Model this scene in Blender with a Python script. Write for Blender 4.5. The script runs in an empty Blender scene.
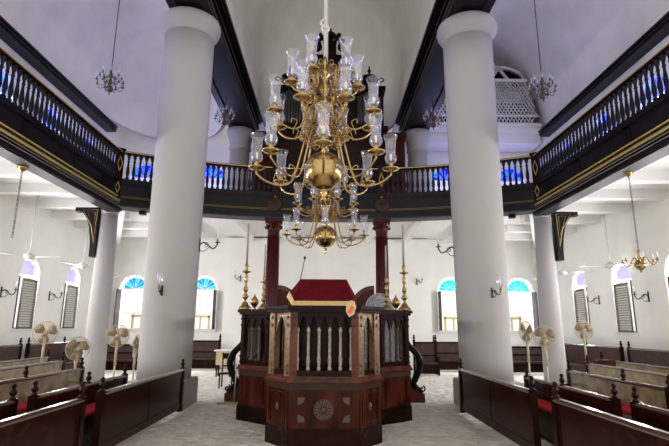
import bpy, math, random
from math import sin, cos, pi, radians, sqrt, atan2, tan, atan
from mathutils import Matrix, Vector
random.seed(7)
S = bpy.context.scene
COL = S.collection

# ------------------------------------------------------------------ materials
def new_mat(name):
    m = bpy.data.materials.new(name); m.use_nodes = True
    nt = m.node_tree
    return m, nt, nt.nodes['Principled BSDF']

def mat(name, col, rough=.5, metal=0., spec=.5, noise=0., nscale=8., bump=0., bscale=30., coat=0., sheen=0., stretch=None, dist=.01):
    m, nt, b = new_mat(name)
    N, L = nt.nodes, nt.links
    b.inputs['Base Color'].default_value = (*col, 1)
    b.inputs['Roughness'].default_value = rough
    b.inputs['Metallic'].default_value = metal
    b.inputs['Specular IOR Level'].default_value = spec
    b.inputs['Coat Weight'].default_value = coat
    b.inputs['Coat Roughness'].default_value = .15
    b.inputs['Sheen Weight'].default_value = sheen
    tc = N.new('ShaderNodeTexCoord')
    src = tc.outputs['Object']
    if stretch:
        mp = N.new('ShaderNodeMapping'); mp.inputs['Scale'].default_value = stretch
        L.new(src, mp.inputs['Vector']); src = mp.outputs['Vector']
    if noise:
        n = N.new('ShaderNodeTexNoise'); n.inputs['Scale'].default_value = nscale; n.inputs['Detail'].default_value = 5
        L.new(src, n.inputs['Vector'])
        r = N.new('ShaderNodeValToRGB')
        r.color_ramp.elements[0].position = .3; r.color_ramp.elements[1].position = .7
        r.color_ramp.elements[0].color = (*[max(0, c*(1-noise)) for c in col], 1)
        r.color_ramp.elements[1].color = (*[min(1, c*(1+noise)) for c in col], 1)
        L.new(n.outputs['Fac'], r.inputs['Fac']); L.new(r.outputs['Color'], b.inputs['Base Color'])
    if bump:
        n2 = N.new('ShaderNodeTexNoise'); n2.inputs['Scale'].default_value = bscale; n2.inputs['Detail'].default_value = 4
        L.new(src, n2.inputs['Vector'])
        bp = N.new('ShaderNodeBump'); bp.inputs['Strength'].default_value = bump; bp.inputs['Distance'].default_value = dist
        L.new(n2.outputs['Fac'], bp.inputs['Height']); L.new(bp.outputs['Normal'], b.inputs['Normal'])
    return m

def glass_mat(name, tint, base=.06, edge=.55):
    m = bpy.data.materials.new(name); m.use_nodes = True
    nt = m.node_tree; N, L = nt.nodes, nt.links
    for n in list(N): N.remove(n)
    out = N.new('ShaderNodeOutputMaterial')
    tr = N.new('ShaderNodeBsdfTransparent'); tr.inputs['Color'].default_value = (*tint, 1)
    gl = N.new('ShaderNodeBsdfGlossy'); gl.inputs['Roughness'].default_value = .05; gl.inputs['Color'].default_value = (.95, .95, 1, 1)
    df = N.new('ShaderNodeBsdfDiffuse'); df.inputs['Color'].default_value = (.85, .85, .95, 1)
    mx0 = N.new('ShaderNodeMixShader'); mx0.inputs[0].default_value = .45
    L.new(gl.outputs[0], mx0.inputs[1]); L.new(df.outputs[0], mx0.inputs[2])
    lw = N.new('ShaderNodeLayerWeight'); lw.inputs['Blend'].default_value = .35
    mr = N.new('ShaderNodeMapRange'); mr.inputs['To Min'].default_value = base; mr.inputs['To Max'].default_value = edge
    L.new(lw.outputs['Facing'], mr.inputs['Value'])
    mx = N.new('ShaderNodeMixShader')
    L.new(mr.outputs[0], mx.inputs[0]); L.new(tr.outputs[0], mx.inputs[1]); L.new(mx0.outputs[0], mx.inputs[2])
    L.new(mx.outputs[0], out.inputs['Surface'])
    return m

def stained(name, col):
    m, nt, b = new_mat(name)
    N, L = nt.nodes, nt.links
    out = N['Material Output'] if 'Material Output' in N else [n for n in N if n.type == 'OUTPUT_MATERIAL'][0]
    tr = N.new('ShaderNodeBsdfTransparent'); tr.inputs['Color'].default_value = (*col, 1)
    tl = N.new('ShaderNodeBsdfTranslucent'); tl.inputs['Color'].default_value = (*col, 1)
    mx = N.new('ShaderNodeMixShader'); mx.inputs[0].default_value = .5
    L.new(tr.outputs[0], mx.inputs[1]); L.new(tl.outputs[0], mx.inputs[2]); L.new(mx.outputs[0], out.inputs['Surface'])
    return m

plaster = mat('white_plaster', (.84, .835, .78), .85, noise=.03, nscale=1.5, bump=.25, bscale=3, dist=.03)
vault_pl = mat('vault_plaster', (.84, .825, .77), .9, noise=.07, nscale=.8, bump=.3, bscale=2, dist=.04)
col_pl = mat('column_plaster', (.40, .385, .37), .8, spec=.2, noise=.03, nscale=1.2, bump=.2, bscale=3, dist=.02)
ceil_pl = mat('painted_ceiling', (.84, .84, .82), .7, noise=.02, nscale=2)
ebony = mat('black_painted_wood', (.006, .005, .006), .35, spec=.18, noise=.3, nscale=6)
ebony_g = mat('dark_grey_panel', (.010, .009, .010), .35, spec=.14, noise=.25, nscale=5)
soffit_m = mat('grey_soffit_paint', (.04, .038, .037), .5, spec=.2, noise=.1, nscale=4)
gold = mat('gilt_paint', (.85, .60, .16), .35, metal=.5)
highlight_line = mat('painted_highlight_line', (.34, .31, .27), .4)  # gloss highlights between the gilt mouldings, painted as pale lines
dull_gilt = mat('dulled_gilt_line', (.22, .13, .05), .4, metal=.4)
gold_flat = mat('ochre_line_paint', (.62, .43, .13), .4, metal=.3)
brass = mat('polished_brass', (.44, .30, .12), .24, metal=1, noise=.15, nscale=20)
ironbrass = mat('tarnished_brass', (.13, .095, .06), .4, metal=.8)
dbrass = mat('aged_brass', (.33, .22, .09), .28, metal=1, noise=.3, nscale=25)
mahog = mat('mahogany', (.045, .0095, .004), .25, spec=.14, noise=.7, nscale=4, stretch=(1, 1, .25), bump=.1, bscale=20)
mahog_l = mat('reddish_mahogany', (.075, .017, .007), .25, spec=.3, noise=.6, nscale=5, stretch=(1, 1, .25))
mahog_d = mat('dark_mahogany', (.014, .0045, .003), .22, spec=.10, noise=.5, nscale=5)
pewwood = mat('pew_mahogany', (.021, .0045, .0025), .25, spec=.12, noise=.6, nscale=7, bump=.15, bscale=90, dist=.004)
pewtop = mat('worn_pew_rail', (.07, .035, .022), .16, noise=.3, nscale=8, coat=.6)
tanwood = mat('worn_tan_wood', (.36, .28, .16), .3, noise=.25, nscale=6, coat=.4)
carved = mat('gilded_carved_wood', (.15, .085, .035), .3, metal=.4, noise=.5, nscale=22, bump=.8, bscale=45, dist=.01)
pale_bal = mat('pale_turned_baluster', (.30, .24, .19), .3, noise=.4, nscale=20)
inlay_d = mat('dark_fluted_wood', (.035, .015, .008), .35, spec=.2, noise=.6, nscale=30, stretch=(6, 6, .5), bump=.5, bscale=14)
inlay = mat('grey_wood_inlay', (.07, .045, .032), .4, noise=.3, nscale=30)
redcol_m = mat('oxblood_paint', (.06, .007, .010), .3, spec=.3, noise=.2, nscale=5)
velvet = mat('crimson_velvet', (.10, .003, .008), .9, spec=.1, noise=.25, nscale=5)
cushion_m = mat('red_cushion_cloth', (.36, .02, .03), .85, spec=.1, noise=.15, nscale=12)
goldcloth = mat('gold_fringe', (.68, .48, .22), .5, metal=.3, noise=.2, nscale=60)
iron = mat('wrought_iron', (.03, .025, .025), .5, metal=.5)
wax = mat('candle_wax', (.85, .80, .68), .5)
rodw = mat('pale_painted_rod', (.62, .56, .52), .4)
fanwhite = mat('white_fan_enamel', (.58, .58, .53), .35)
fancream = mat('cream_fan_plastic', (.48, .41, .27), .5)
fanblade = mat('tan_fan_blade', (.28, .19, .10), .5)
shut_m = mat('brown_shutter_paint', (.16, .11, .075), .5, noise=.2, nscale=8)
shut_grey = mat('pale_louvre_paint', (.62, .61, .54), .6)
dkframe = mat('dark_window_frame', (.05, .04, .05), .5)
whitewood = mat('white_woodwork', (.74, .73, .70), .55)
clear = glass_mat('clear_shade_glass', (.95, .95, .98), .10, .62)
pane_v = glass_mat('violet_window_pane', (.74, .73, 1.0), .02, .12)
pane = glass_mat('window_pane_glass', (.97, .98, 1), .02, .15)
blue = stained('blue_stained_glass', (.04, .28, 1.0))
blue2 = stained('deep_blue_stained_glass', (.05, .08, .95))
cyan = stained('cyan_stained_glass', (.04, .58, .72))
midblue = stained('azure_stained_glass', (.03, .22, .75))
violet = stained('pale_violet_glass', (.78, .75, 1.0))
silver = mat('patterned_grey_cloth', (.30, .31, .33), .5, metal=.3, noise=.6, nscale=30)
orange_m = mat('orange_cloth', (.85, .14, .04), .7)
creamcl = mat('cream_patterned_cloth', (.62, .50, .30), .8, noise=.25, nscale=25)
white_m = mat('white_table_cloth', (.85, .84, .80), .7)
black_m = mat('black_lacquer', (.006, .005, .005), .4, spec=.12)
steel = mat('steel_pole', (.45, .43, .42), .35, metal=.8)

# sand floor
def sand_mat():
    m, nt, b = new_mat('pale_sand')
    N, L = nt.nodes, nt.links
    tc = N.new('ShaderNodeTexCoord')
    n1 = N.new('ShaderNodeTexNoise'); n1.inputs['Scale'].default_value = 3.2; n1.inputs['Detail'].default_value = 9; n1.inputs['Roughness'].default_value = .7
    n2 = N.new('ShaderNodeTexVoronoi'); n2.inputs['Scale'].default_value = 5.5
    n3 = N.new('ShaderNodeTexNoise'); n3.inputs['Scale'].default_value = 60; n3.inputs['Detail'].default_value = 3
    for n in (n1, n2, n3): L.new(tc.outputs['Object'], n.inputs['Vector'])
    r = N.new('ShaderNodeValToRGB')
    r.color_ramp.elements[0].position = .36; r.color_ramp.elements[1].position = .62
    r.color_ramp.elements[0].color = (.66, .60, .51, 1); r.color_ramp.elements[1].color = (.95, .90, .82, 1)
    L.new(n1.outputs['Fac'], r.inputs['Fac']); L.new(r.outputs['Color'], b.inputs['Base Color'])
    a = N.new('ShaderNodeMath'); a.operation = 'MULTIPLY_ADD'; a.inputs[1].default_value = .55
    L.new(n2.outputs['Distance'], a.inputs[0]); L.new(n1.outputs['Fac'], a.inputs[2])
    a2 = N.new('ShaderNodeMath'); a2.operation = 'MULTIPLY_ADD'; a2.inputs[1].default_value = .12
    L.new(n3.outputs['Fac'], a2.inputs[0]); L.new(a.outputs[0], a2.inputs[2])
    bp = N.new('ShaderNodeBump'); bp.inputs['Strength'].default_value = .9; bp.inputs['Distance'].default_value = .2
    L.new(a2.outputs[0], bp.inputs['Height']); L.new(bp.outputs['Normal'], b.inputs['Normal'])
    b.inputs['Roughness'].default_value = .95; b.inputs['Specular IOR Level'].default_value = .15
    return m
sand = sand_mat()

# ------------------------------------------------------------------ mesh builder
I4 = Matrix.Identity(4)
def T(x=0, y=0, z=0): return Matrix.Translation((x, y, z))
def RZ(a): return Matrix.Rotation(a, 4, 'Z')
def RX(a): return Matrix.Rotation(a, 4, 'X')
def RY(a): return Matrix.Rotation(a, 4, 'Y')

class M:
    def __init__(s, X=None): s.v = []; s.f = []; s.s = []; s.X = X or I4
    def add(s, vs, fs, smooth=False, X=None):
        o = len(s.v); X = s.X @ (X or I4)
        s.v += [tuple(X @ Vector(p)) for p in vs]
        s.f += [tuple(i+o for i in f) for f in fs]; s.s += [smooth]*len(fs)
        return s
    def box(s, x0, x1, y0, y1, z0, z1, X=None):
        v = [(x0,y0,z0),(x1,y0,z0),(x1,y1,z0),(x0,y1,z0),(x0,y0,z1),(x1,y0,z1),(x1,y1,z1),(x0,y1,z1)]
        return s.add(v, [(0,3,2,1),(4,5,6,7),(0,1,5,4),(1,2,6,5),(2,3,7,6),(3,0,4,7)], False, X)
    def lathe(s, prof, n=16, X=None, smooth=True, cap=True):
        v = []; f = []
        for r, z in prof:
            for k in range(n):
                a = 2*pi*k/n; v.append((r*cos(a), r*sin(a), z))
        for i in range(len(prof)-1):
            for k in range(n):
                k2 = (k+1) % n
                f.append((i*n+k, i*n+k2, (i+1)*n+k2, (i+1)*n+k))
        if cap:
            if prof[0][0] > 1e-4: f.append(tuple(range(n-1, -1, -1)))
            if prof[-1][0] > 1e-4: f.append(tuple((len(prof)-1)*n+k for k in range(n)))
        return s.add(v, f, smooth, X)
    def cyl(s, r, z0, z1, n=12, X=None, r1=None): return s.lathe([(r, z0), (r if r1 is None else r1, z1)], n, X)
    def sphere(s, r, c=(0,0,0), n=12, m=8, sz=1., X=None):
        pr = [(max(r*sin(pi*i/m), 1e-5), c[2]-r*sz*cos(pi*i/m)) for i in range(m+1)]
        return s.lathe(pr, n, (X or I4) @ T(c[0], c[1], 0), True, False)
    def tube(s, pts, r, n=6, X=None, closed=False):
        P = [Vector(p) for p in pts]; m = len(P)
        rr = r if isinstance(r, (list, tuple)) else [r]*m
        v = []; f = []; up = None
        for i in range(m):
            if closed: t = P[(i+1) % m]-P[i-1]
            else: t = P[min(i+1, m-1)]-P[max(i-1, 0)]
            if t.length < 1e-9: t = Vector((0,0,1))
            t.normalize()
            if up is None: up = Vector((0,0,1)) if abs(t.z) < .9 else Vector((1,0,0))
            a = up - t*up.dot(t)
            if a.length < 1e-6: a = t.orthogonal()
            a.normalize(); b = t.cross(a); up = a
            for k in range(n):
                q = 2*pi*k/n; v.append(tuple(P[i]+(a*cos(q)+b*sin(q))*rr[i]))
        for i in range(m if closed else m-1):
            j = (i+1) % m
            for k in range(n):
                k2 = (k+1) % n
                f.append((i*n+k, j*n+k, j*n+k2, i*n+k2))
        if not closed:
            f.append(tuple(range(n))); f.append(tuple((m-1)*n+k for k in range(n-1, -1, -1)))
        return s.add(v, f, True, X)
    def prism(s, poly, z0, z1, X=None):
        n = len(poly)
        v = [(x, y, z0) for x, y in poly]+[(x, y, z1) for x, y in poly]
        f = [tuple(range(n-1, -1, -1)), tuple(range(n, 2*n))]+[(i, (i+1) % n, n+(i+1) % n, n+i) for i in range(n)]
        return s.add(v, f, False, X)
    def torus(s, R, r, n=20, k=6, X=None):
        return s.tube([(R*cos(2*pi*i/n), R*sin(2*pi*i/n), 0) for i in range(n)], r, k, X, True)
    def build(s, name, mt, parent=None, mods=None, loc=None):
        me = bpy.data.meshes.new(name); me.from_pydata(s.v, [], s.f); me.update()
        me.polygons.foreach_set('use_smooth', s.s)
        me.materials.append(mt)
        o = bpy.data.objects.new(name, me); COL.objects.link(o)
        if parent: o.parent = parent
        if loc: o.location = loc
        return o

def spline(pts, seg=5):
    P = [Vector(p) for p in pts]; P = [2*P[0]-P[1]]+P+[2*P[-1]-P[-2]]
    out = []
    for i in range(1, len(P)-2):
        p0, p1, p2, p3 = P[i-1:i+3]
        for k in range(seg):
            t = k/seg
            out.append(.5*((2*p1)+(p2-p0)*t+(2*p0-5*p1+4*p2-p3)*t*t+(3*p1-p0-3*p2+p3)*t**3))
    out.append(P[-2]); return out

def spiral(cx, cz, r0, r1, a0, turns, n=14):
    return [(cx+(r0+(r1-r0)*i/n)*cos(a0+turns*2*pi*i/n), 0, cz+(r0+(r1-r0)*i/n)*sin(a0+turns*2*pi*i/n)) for i in range(n+1)]

def tag(o, label, cat, group=None):
    o['label'] = label; o['category'] = cat
    if group: o['group'] = group
    return o
def struct(o): o['kind'] = 'structure'; return o
def thing(name, loc, label, cat, group=None, rz=0.):
    o = bpy.data.objects.new(name, None); COL.objects.link(o); o.location = loc; o.rotation_euler = (0, 0, rz)
    o.empty_display_size = .1
    return tag(o, label, cat, group)
def dup(root, loc, rz, label, sc=None):
    def cp(o, par):
        c = o.copy(); COL.objects.link(c); c.parent = par
        for ch in list(o.children): cp(ch, c)
        return c
    r = cp(root, None); r.location = loc; r.rotation_euler = (0, 0, rz); r['label'] = label
    if sc: r.scale = sc
    return r

# ------------------------------------------------------------------ constants
XW, YB = 11.0, 24.4          # side walls, back wall
GX = 7.4                      # gallery front
GR = 16.1; GYC = 18.0-GR      # arc of rear gallery (concave seen from the hall)
def arc(x, off=0.): return GYC+sqrt((GR+off)**2-x*x)
BX0, BX1, BZ = 3.2, 4.75, 10.82
SPR = 11.7

# ------------------------------------------------------------------ floor
def floor():
    b = M(); v = []; f = []; nx, ny = 60, 60
    for j in range(ny+1):
        for i in range(nx+1):
            x = -11.4+22.8*i/nx; y = -2+26.8*j/ny
            v.append((x, y, -.012+.012*sin(x*2.1+sin(y*1.7)*1.3)*sin(y*1.9+x*.6)))
    for j in range(ny):
        for i in range(nx): a = j*(nx+1)+i; f.append((a, a+1, a+nx+2, a+nx+1))
    b.add(v, f, True); b.box(-11.4, 11.4, -2, 24.8, -.3, -.1)
    struct(b.build('floor', sand))
floor()

# ------------------------------------------------------------------ walls with arched openings
def arch_h(u, w, rise): 
    t = min(1, abs(u)/(w/2)); return rise*sqrt(max(0, 1-t*t))
def wall_mesh(b, u0, u1, z0, z1, wins, mp, flip, depth):
    """wins: (uc, w, zsill, zspring, rise). mp(u, d, z) -> xyz, d = depth outward"""
    us = sorted(set([w[0] for w in wins]))
    def quad(p):
        b.add([mp(*q) for q in (p if not flip else p[::-1])], [tuple(range(len(p)))])
    for d in (0, depth):
        fl = (d != 0)
        def face(pts):
            pts = [(u, d, z) for u, z in pts]
            if fl: pts = pts[::-1]
            quad(pts)
        cur = u0
        for uc in us:
            ws = sorted([w for w in wins if w[0] == uc], key=lambda w: w[2])
            W = max(w[1] for w in ws); a, c = uc-W/2, uc+W/2
            face([(cur, z0), (a, z0), (a, z1), (cur, z1)])
            zc = z0
            for (_, w, zs, zp, rise) in ws:
                wa, wc = uc-w/2, uc+w/2
                face([(a, zc), (c, zc), (c, zs), (a, zs)])
                if w < W:
                    face([(a, zs), (wa, zs), (wa, zp+rise), (a, zp+rise)]); face([(wc, zs), (c, zs), (c, zp+rise), (wc, zp+rise)])
                n = 12
                for k in range(n):
                    ua = wa+w*k/n; ub = wa+w*(k+1)/n
                    ha, hb = zp+arch_h(ua-uc, w, rise), zp+arch_h(ub-uc, w, rise)
                    face([(ua, ha), (ub, hb), (ub, zp+rise), (ua, zp+rise)])
                zc = zp+rise
            face([(a, zc), (c, zc), (c, z1), (a, z1)])
            cur = c
        face([(cur, z0), (u1, z0), (u1, z1), (cur, z1)])
    for (uc, w, zs, zp, rise) in wins:
        wa, wc = uc-w/2, uc+w/2
        out = [(wa, zs), (wc, zs), (wc, zp)]
        n = 12
        for k in range(1, n): u = wc-w*k/n; out.append((u, zp+arch_h(u-uc, w, rise)))
        out.append((wa, zp))
        for i in range(len(out)):
            p, q = out[i], out[(i+1) % len(out)]
            quad([(p[0], 0, p[1]), (q[0], 0, q[1]), (q[0], depth, q[1]), (p[0], depth, p[1])])

side_low = [(y, 1.2, 1.83, 3.75, .62) for y in (5.9, 8.9, 11.9, 14.9, 17.9, 20.95)]
side_up = [(y, 1.3, 8.3, 9.75, .65) for y in (5.9, 8.9, 11.9, 14.9, 17.9, 20.95)]
ZT = 19.5
for nm, sx in (('wall_left', -1), ('wall_right', 1)):
    b = M()
    wall_mesh(b, 2, YB, 0, ZT, side_low+side_up, lambda u, d, z, sx=sx: (sx*(XW+d), u, z), sx > 0, .45)
    struct(b.build(nm, plaster))
back = [(x, 1.4, 1.78, 3.78, .70) for x in (-9.75, -6.25, 6.25, 9.75)]+[(x, 1.4, 8.2, 9.65, .70) for x in (-9.75, -6.25, 6.25, 9.75)]
b = M(); wall_mesh(b, -XW-.45, XW+.45, 0, ZT, back, lambda u, d, z: (u, YB+d, z), False, .45)
struct(b.build('wall_back', plaster))
b = M(); b.box(-5.15, 5.15, YB-.35, YB, 0, 6.35)
struct(b.build('trim_1', plaster))

# windows
wn = 0
def fan_glass(b, uc, zc, w, rise, k0, k1, mp, g=.03, inner=.14):
    n = k1-k0
    for k in range(k0, k1):
        pass
def window(mp, uc, w, zs, zp, rise, colours, kind, mirror=1):
    """mp(u,d,z); kind rear/side/upper"""
    global wn; wn += 1
    fr = M()
    def add(b, pts3, t=.05):
        f = [mp(u, d, z) for u, d, z in pts3]; g = [mp(u, d+t, z) for u, d, z in pts3]; n = len(f)
        b.add(f+g, [tuple(range(n)), tuple(range(2*n-1, n-1, -1))]+[(i, (i+1) % n, n+(i+1) % n, n+i) for i in range(n)])
    def bar(b, ua, ub, za, zb, d=.2, t=.05): add(b, [(ua, d, za), (ub, d, za), (ub, d, zb), (ua, d, zb)], t)
    # frame: jambs, transom and rays
    bar(fr, uc-w/2, uc-w/2+.05, zs, zp); bar(fr, uc+w/2-.05, uc+w/2, zs, zp); bar(fr, uc-w/2, uc+w/2, zs, zs+.05); bar(fr, uc-w/2, uc+w/2, zp-.03, zp+.04)
    nr = 8
    for k in range(1, nr if kind != 'side' else 1):
        a = pi*k/nr; c, s = cos(a), sin(a); px, pz = -s*.016, c*.016
        R0, R1 = .12, 1.
        add(fr, [(uc+c*R0+px, .2, zp+s*R0+pz), (uc+c*R0-px, .2, zp+s*R0-pz), (uc+c*w/2-px, .2, zp+s*rise-pz), (uc+c*w/2+px, .2, zp+s*rise+pz)], .04)
    o = struct(fr.build('window_%d' % wn, whitewood))
    for ci, colr in enumerate(colours):
        g = M()
        for k in range(nr):
            if k % len(colours) != ci: continue
            pts = []
            for j in range(4):
                a = pi*(k+j/3)/nr; q_ = .8 if kind == 'rear' else .99; pts.append((uc+cos(a)*w/2*q_, .215, zp+sin(a)*rise*q_))
            pts.append((uc, .215, zp))
            add(g, pts, .012)
        g.build('fanlight_glass', colr, o)
    g = M(); bar(g, uc-w/2+.05, uc+w/2-.05, zs+.05, zp-.03, .215, .01)
    g.build('pane', pane if kind != 'upper' else pane_v, o)
    sill = M(); bar(sill, uc-w/2-.06, uc+w/2+.06, zs-.10, zs, -.05, .4); sill.build('sill', whitewood, o)
    if kind == 'side':
        # louvred shutter standing in the opening, dark frame
        s = M(); d = -.02
        zt = zp-.12
        for ua, ww in ((uc-w/2+.25, .03), (uc+w/2-.20, .12)): bar(s, ua, ua+ww, zs, zt, d, .05)
        bar(s, uc-w/2+.25, uc+w/2-.08, zt-.06, zt, d, .05); bar(s, uc-w/2+.25, uc+w/2-.08, zs, zs+.06, d, .05)
        sh = s.build('shutter', shut_m, o); s = M()
        l = M(); n = 18; bar(s, uc-w/2+.27, uc+w/2-.18, zs+.05, zt-.05, .035, .015); s.build('louvre_gap_shade', shut_m, sh)  # backing sheet added to give dark shade between the louvres
        for k in range(n):
            z = zs+.08+(zt-zs-.16)*k/n
            p = [(uc-w/2+.27, d+.0, z), (uc+w/2-.18, d+.0, z), (uc+w/2-.18, d+.04, z+.072), (uc-w/2+.27, d+.04, z+.072)]
            add(l, p, .008)
        l.build('louvre', shut_grey, sh)
        s = M()
        ua = uc+mirror*(w/2-.02)
        add(s, [(ua-.018, -.03, zs+.03), (ua+.018, -.03, zs+.03), (ua+.018, -.03, zp-.05), (ua-.018, -.03, zp-.05)], .06)
        s.build('open_shutter', dkframe, o)
    if kind == 'rear':
        s = M()
        for sg in ((-1, 1) if mirror == 0 else (mirror,)):
            ua = uc+sg*(w/2-.06)
            add(s, [(ua-.025, -.42, zs+.03), (ua+.025, -.42, zs+.03), (ua+.025, -.42, zp-.05), (ua-.025, -.42, zp-.05)], .5)
        s.build('open_shutter', dkframe, o)
    return o
for y in (5.9, 8.9, 11.9, 14.9, 17.9, 20.95):
    for sx in (-1, 1):
        window(lambda u, d, z, sx=sx: (sx*(XW+d), u, z), y, 1.2, 1.83, 3.75, .62, [violet], 'side', -1)
        window(lambda u, d, z, sx=sx: (sx*(XW+d), u, z), y, 1.3, 8.3, 9.75, .65, [blue, blue2], 'upper')
for x in (-9.75, -6.25, 6.25, 9.75):
    window(lambda u, d, z: (u, YB+d, z), x, 1.4, 1.78, 3.78, .70, [cyan, midblue, midblue] if x < 0 else [cyan], 'rear', 1 if x == -6.25 else (-1 if x in (6.25, -9.75) else 1))
    window(lambda u, d, z: (u, YB+d, z), x, 1.4, 8.2, 9.65, .70, [blue, blue2] , 'upper')

t = thing('neighbour_house', (0, 36, 0), 'pale house with tan window frames seen through the rear windows', 'building')
b = M(); b.box(-22, 22, 0, 4, -1, 2.9); b.build('house_wall', mat('pale_house_paint', (.88, .84, .74), .8, noise=.04, nscale=2), t)
b = M(); b.box(-22.4, 22.4, -.4, 4.4, 2.9, 3.1); b.build('eaves', whitewood, t)
for x in (-13.6, -9.3, -5.0, 5.0, 9.3, 13.6):
    b = M()
    for (xa, xb, za, zb) in ((-.7, -.55, 1.2, 2.7), (.55, .7, 1.2, 2.7), (-.7, .7, 2.55, 2.7), (-.7, .7, 1.2, 1.35), (-.05, .05, 1.3, 2.6)): b.box(x+xa, x+xb, -.08, 0, za, zb)
    b.build('window_frame', tanwood, t)

# ------------------------------------------------------------------ ceilings under the galleries
GY0 = 3.0
for nm, sx in (('ceiling_left', -1), ('ceiling_right', 1)):
    b = M(); x0, x1 = sorted((sx*7.6, sx*XW)); b.box(x0, x1, GY0, 17.0, 6.42, 6.98)
    struct(b.build(nm, ceil_pl))
b = M(); pts = [(GX*2*(i/24)-GX, arc(GX*2*(i/24)-GX, .2)) for i in range(25)]
poly = [(-XW, 17.0), (-7.6, 17.0), (-7.6, 16.4)]+pts+[(7.6, 16.4), (7.6, 17.0), (XW, 17.0), (XW, YB), (-XW, YB)]
b.prism(poly, 6.42, 6.98); struct(b.build('ceiling_rear', ceil_pl))
tn = 2
for sx in (-1, 1):
    for y in (5.6, 7.5, 9.4, 11.3, 13.2, 15.1, 17.0, 18.9, 20.8, 22.7):
        b = M(); x0, x1 = sorted((sx*(7.6 if y < 16.1 else 7.9), sx*XW)); b.box(x0, x1, y-.16, y+.16, 6.12, 6.42)
        struct(b.build('trim_%d' % tn, ceil_pl)); tn += 1
for x in (-6.2, -3.9, -2.05, 0, 2.05, 3.9, 6.2):   # radial joists under the rear gallery
    y0 = arc(x)+.5; b = M()
    b.box(-.15, .15, 0, YB-.4-y0, 6.14, 6.42, T(x, y0, 0)); struct(b.build('trim_%d' % tn, ceil_pl)); tn += 1
for sx in (-1, 1):   # diagonal girder from the corner column
    b = M(); b.box(-.16, .16, 0, 8.5, 6.0, 6.42, T(sx*7.3, 16.5, 0) @ RZ(sx*-.42+0)); struct(b.build('trim_%d' % tn, ceil_pl)); tn += 1

# ------------------------------------------------------------------ vaults
def vault(name, xc, hw, rise, dome=None, y0=3.0, y1=YB, spr=SPR, n=28, t=.2):
    b = M(); v = []; f = []; ny = 10 if dome is None else 22
    def P(k, e): a = pi*k/n; return xc+(hw+e)*cos(a), spr+(rise+e)*sin(a)
    for e in (0, t):
        for j in range(ny+1):
            for k in range(n+1):
                x, z = P(k, e)
                if dome is None: y = y0+(y1-y0)*j/ny
                elif j <= 6: y = y0+(dome-y0)*j/6
                else:
                    q = (j-6)/(ny-6)*pi/2*.985; y = dome+(y1+e-dome)*sin(q); x = xc+(x-xc)*cos(q)**.8; z = spr+(z-spr)*cos(q)**.8
                v.append((x, y, z))
    L = (ny+1)*(n+1)
    for j in range(ny):
        for k in range(n):
            a = j*(n+1)+k
            f.append((a, a+1, a+n+2, a+n+1)); f.append((L+a+n+1, L+a+n+2, L+a+1, L+a))
    for k in range(n):
        f.append((k, L+k, L+k+1, k+1)); a = ny*(n+1)+k; f.append((a, a+1, L+a+1, L+a))
    b.add(v, f, True); return struct(b.build(name, vault_pl))
vault('ceiling_nave', 0, BX0+.12, 6.6, 20.5)
vault('ceiling_left_vault', -7.85, 3.15, 5.4, 18.5)
vault('ceiling_right_vault', 7.85, 3.15, 5.4)
b = M()  # gable end of vaults: covered by back wall; roof valley fillers
for sx in (-1, 1):
    x0, x1 = sorted((sx*(BX0+.02), sx*(BX1-.02))); b.box(x0, x1, 3, YB, SPR-.05, SPR+.12)
struct(b.build('ceiling_valley', vault_pl))
b = M(); b.box(-11.4, 11.4, 3.0, 3.2, SPR, ZT+.4)   # gable wall above the open near end
# ------------------------------------------------------------------ dark entablatures and cornices
for sx, nm in ((-1, 'left'), (1, 'right')):
    t = thing('entablature_beam', (sx*4.0, 21.7, BZ), 'long black moulded beam running over the %s big white column towards the organ' % nm, 'beam', 'black beams under the nave vault')
    L = 18.2
    b = M(); b.box(-.50, .50, -L, 0, .12, .9); b.build('beam_core', ebony, t)
    b = M()
    for s2 in (-1, 1):
        for (xa, xb, za, zb) in ((.34, .58, 0, .14), (.46, .60, .14, .30), (.46, .64, .42, .52), (.46, .72, .70, .80), (.46, .80, .80, .92)):
            x0, x1 = sorted((s2*xa, s2*xb)); b.box(x0, x1, -L, .04, za, zb)
    b.build('moulding', ebony, t)
    b = M(); b.box(-.34, .34, -L, 0, .07, .13); b.build('soffit_panel', ebony_g, t)
    t = thing('wall_cornice', (sx*10.99, 22.4, 11.3), 'black cornice at the foot of the %s side vault' % nm, 'cornice', 'black cornices on the side walls')
    b = M()
    for (w, za, zb) in ((.45, 0, .09), (.5, .09, .15), (.40, .15, .21), (.52, .21, .29)):
        x0, x1 = sorted((0, -sx*w)); b.box(x0, x1, -19, 0, za, zb)
    b.build('cornice_moulding', ebony, t)

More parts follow.
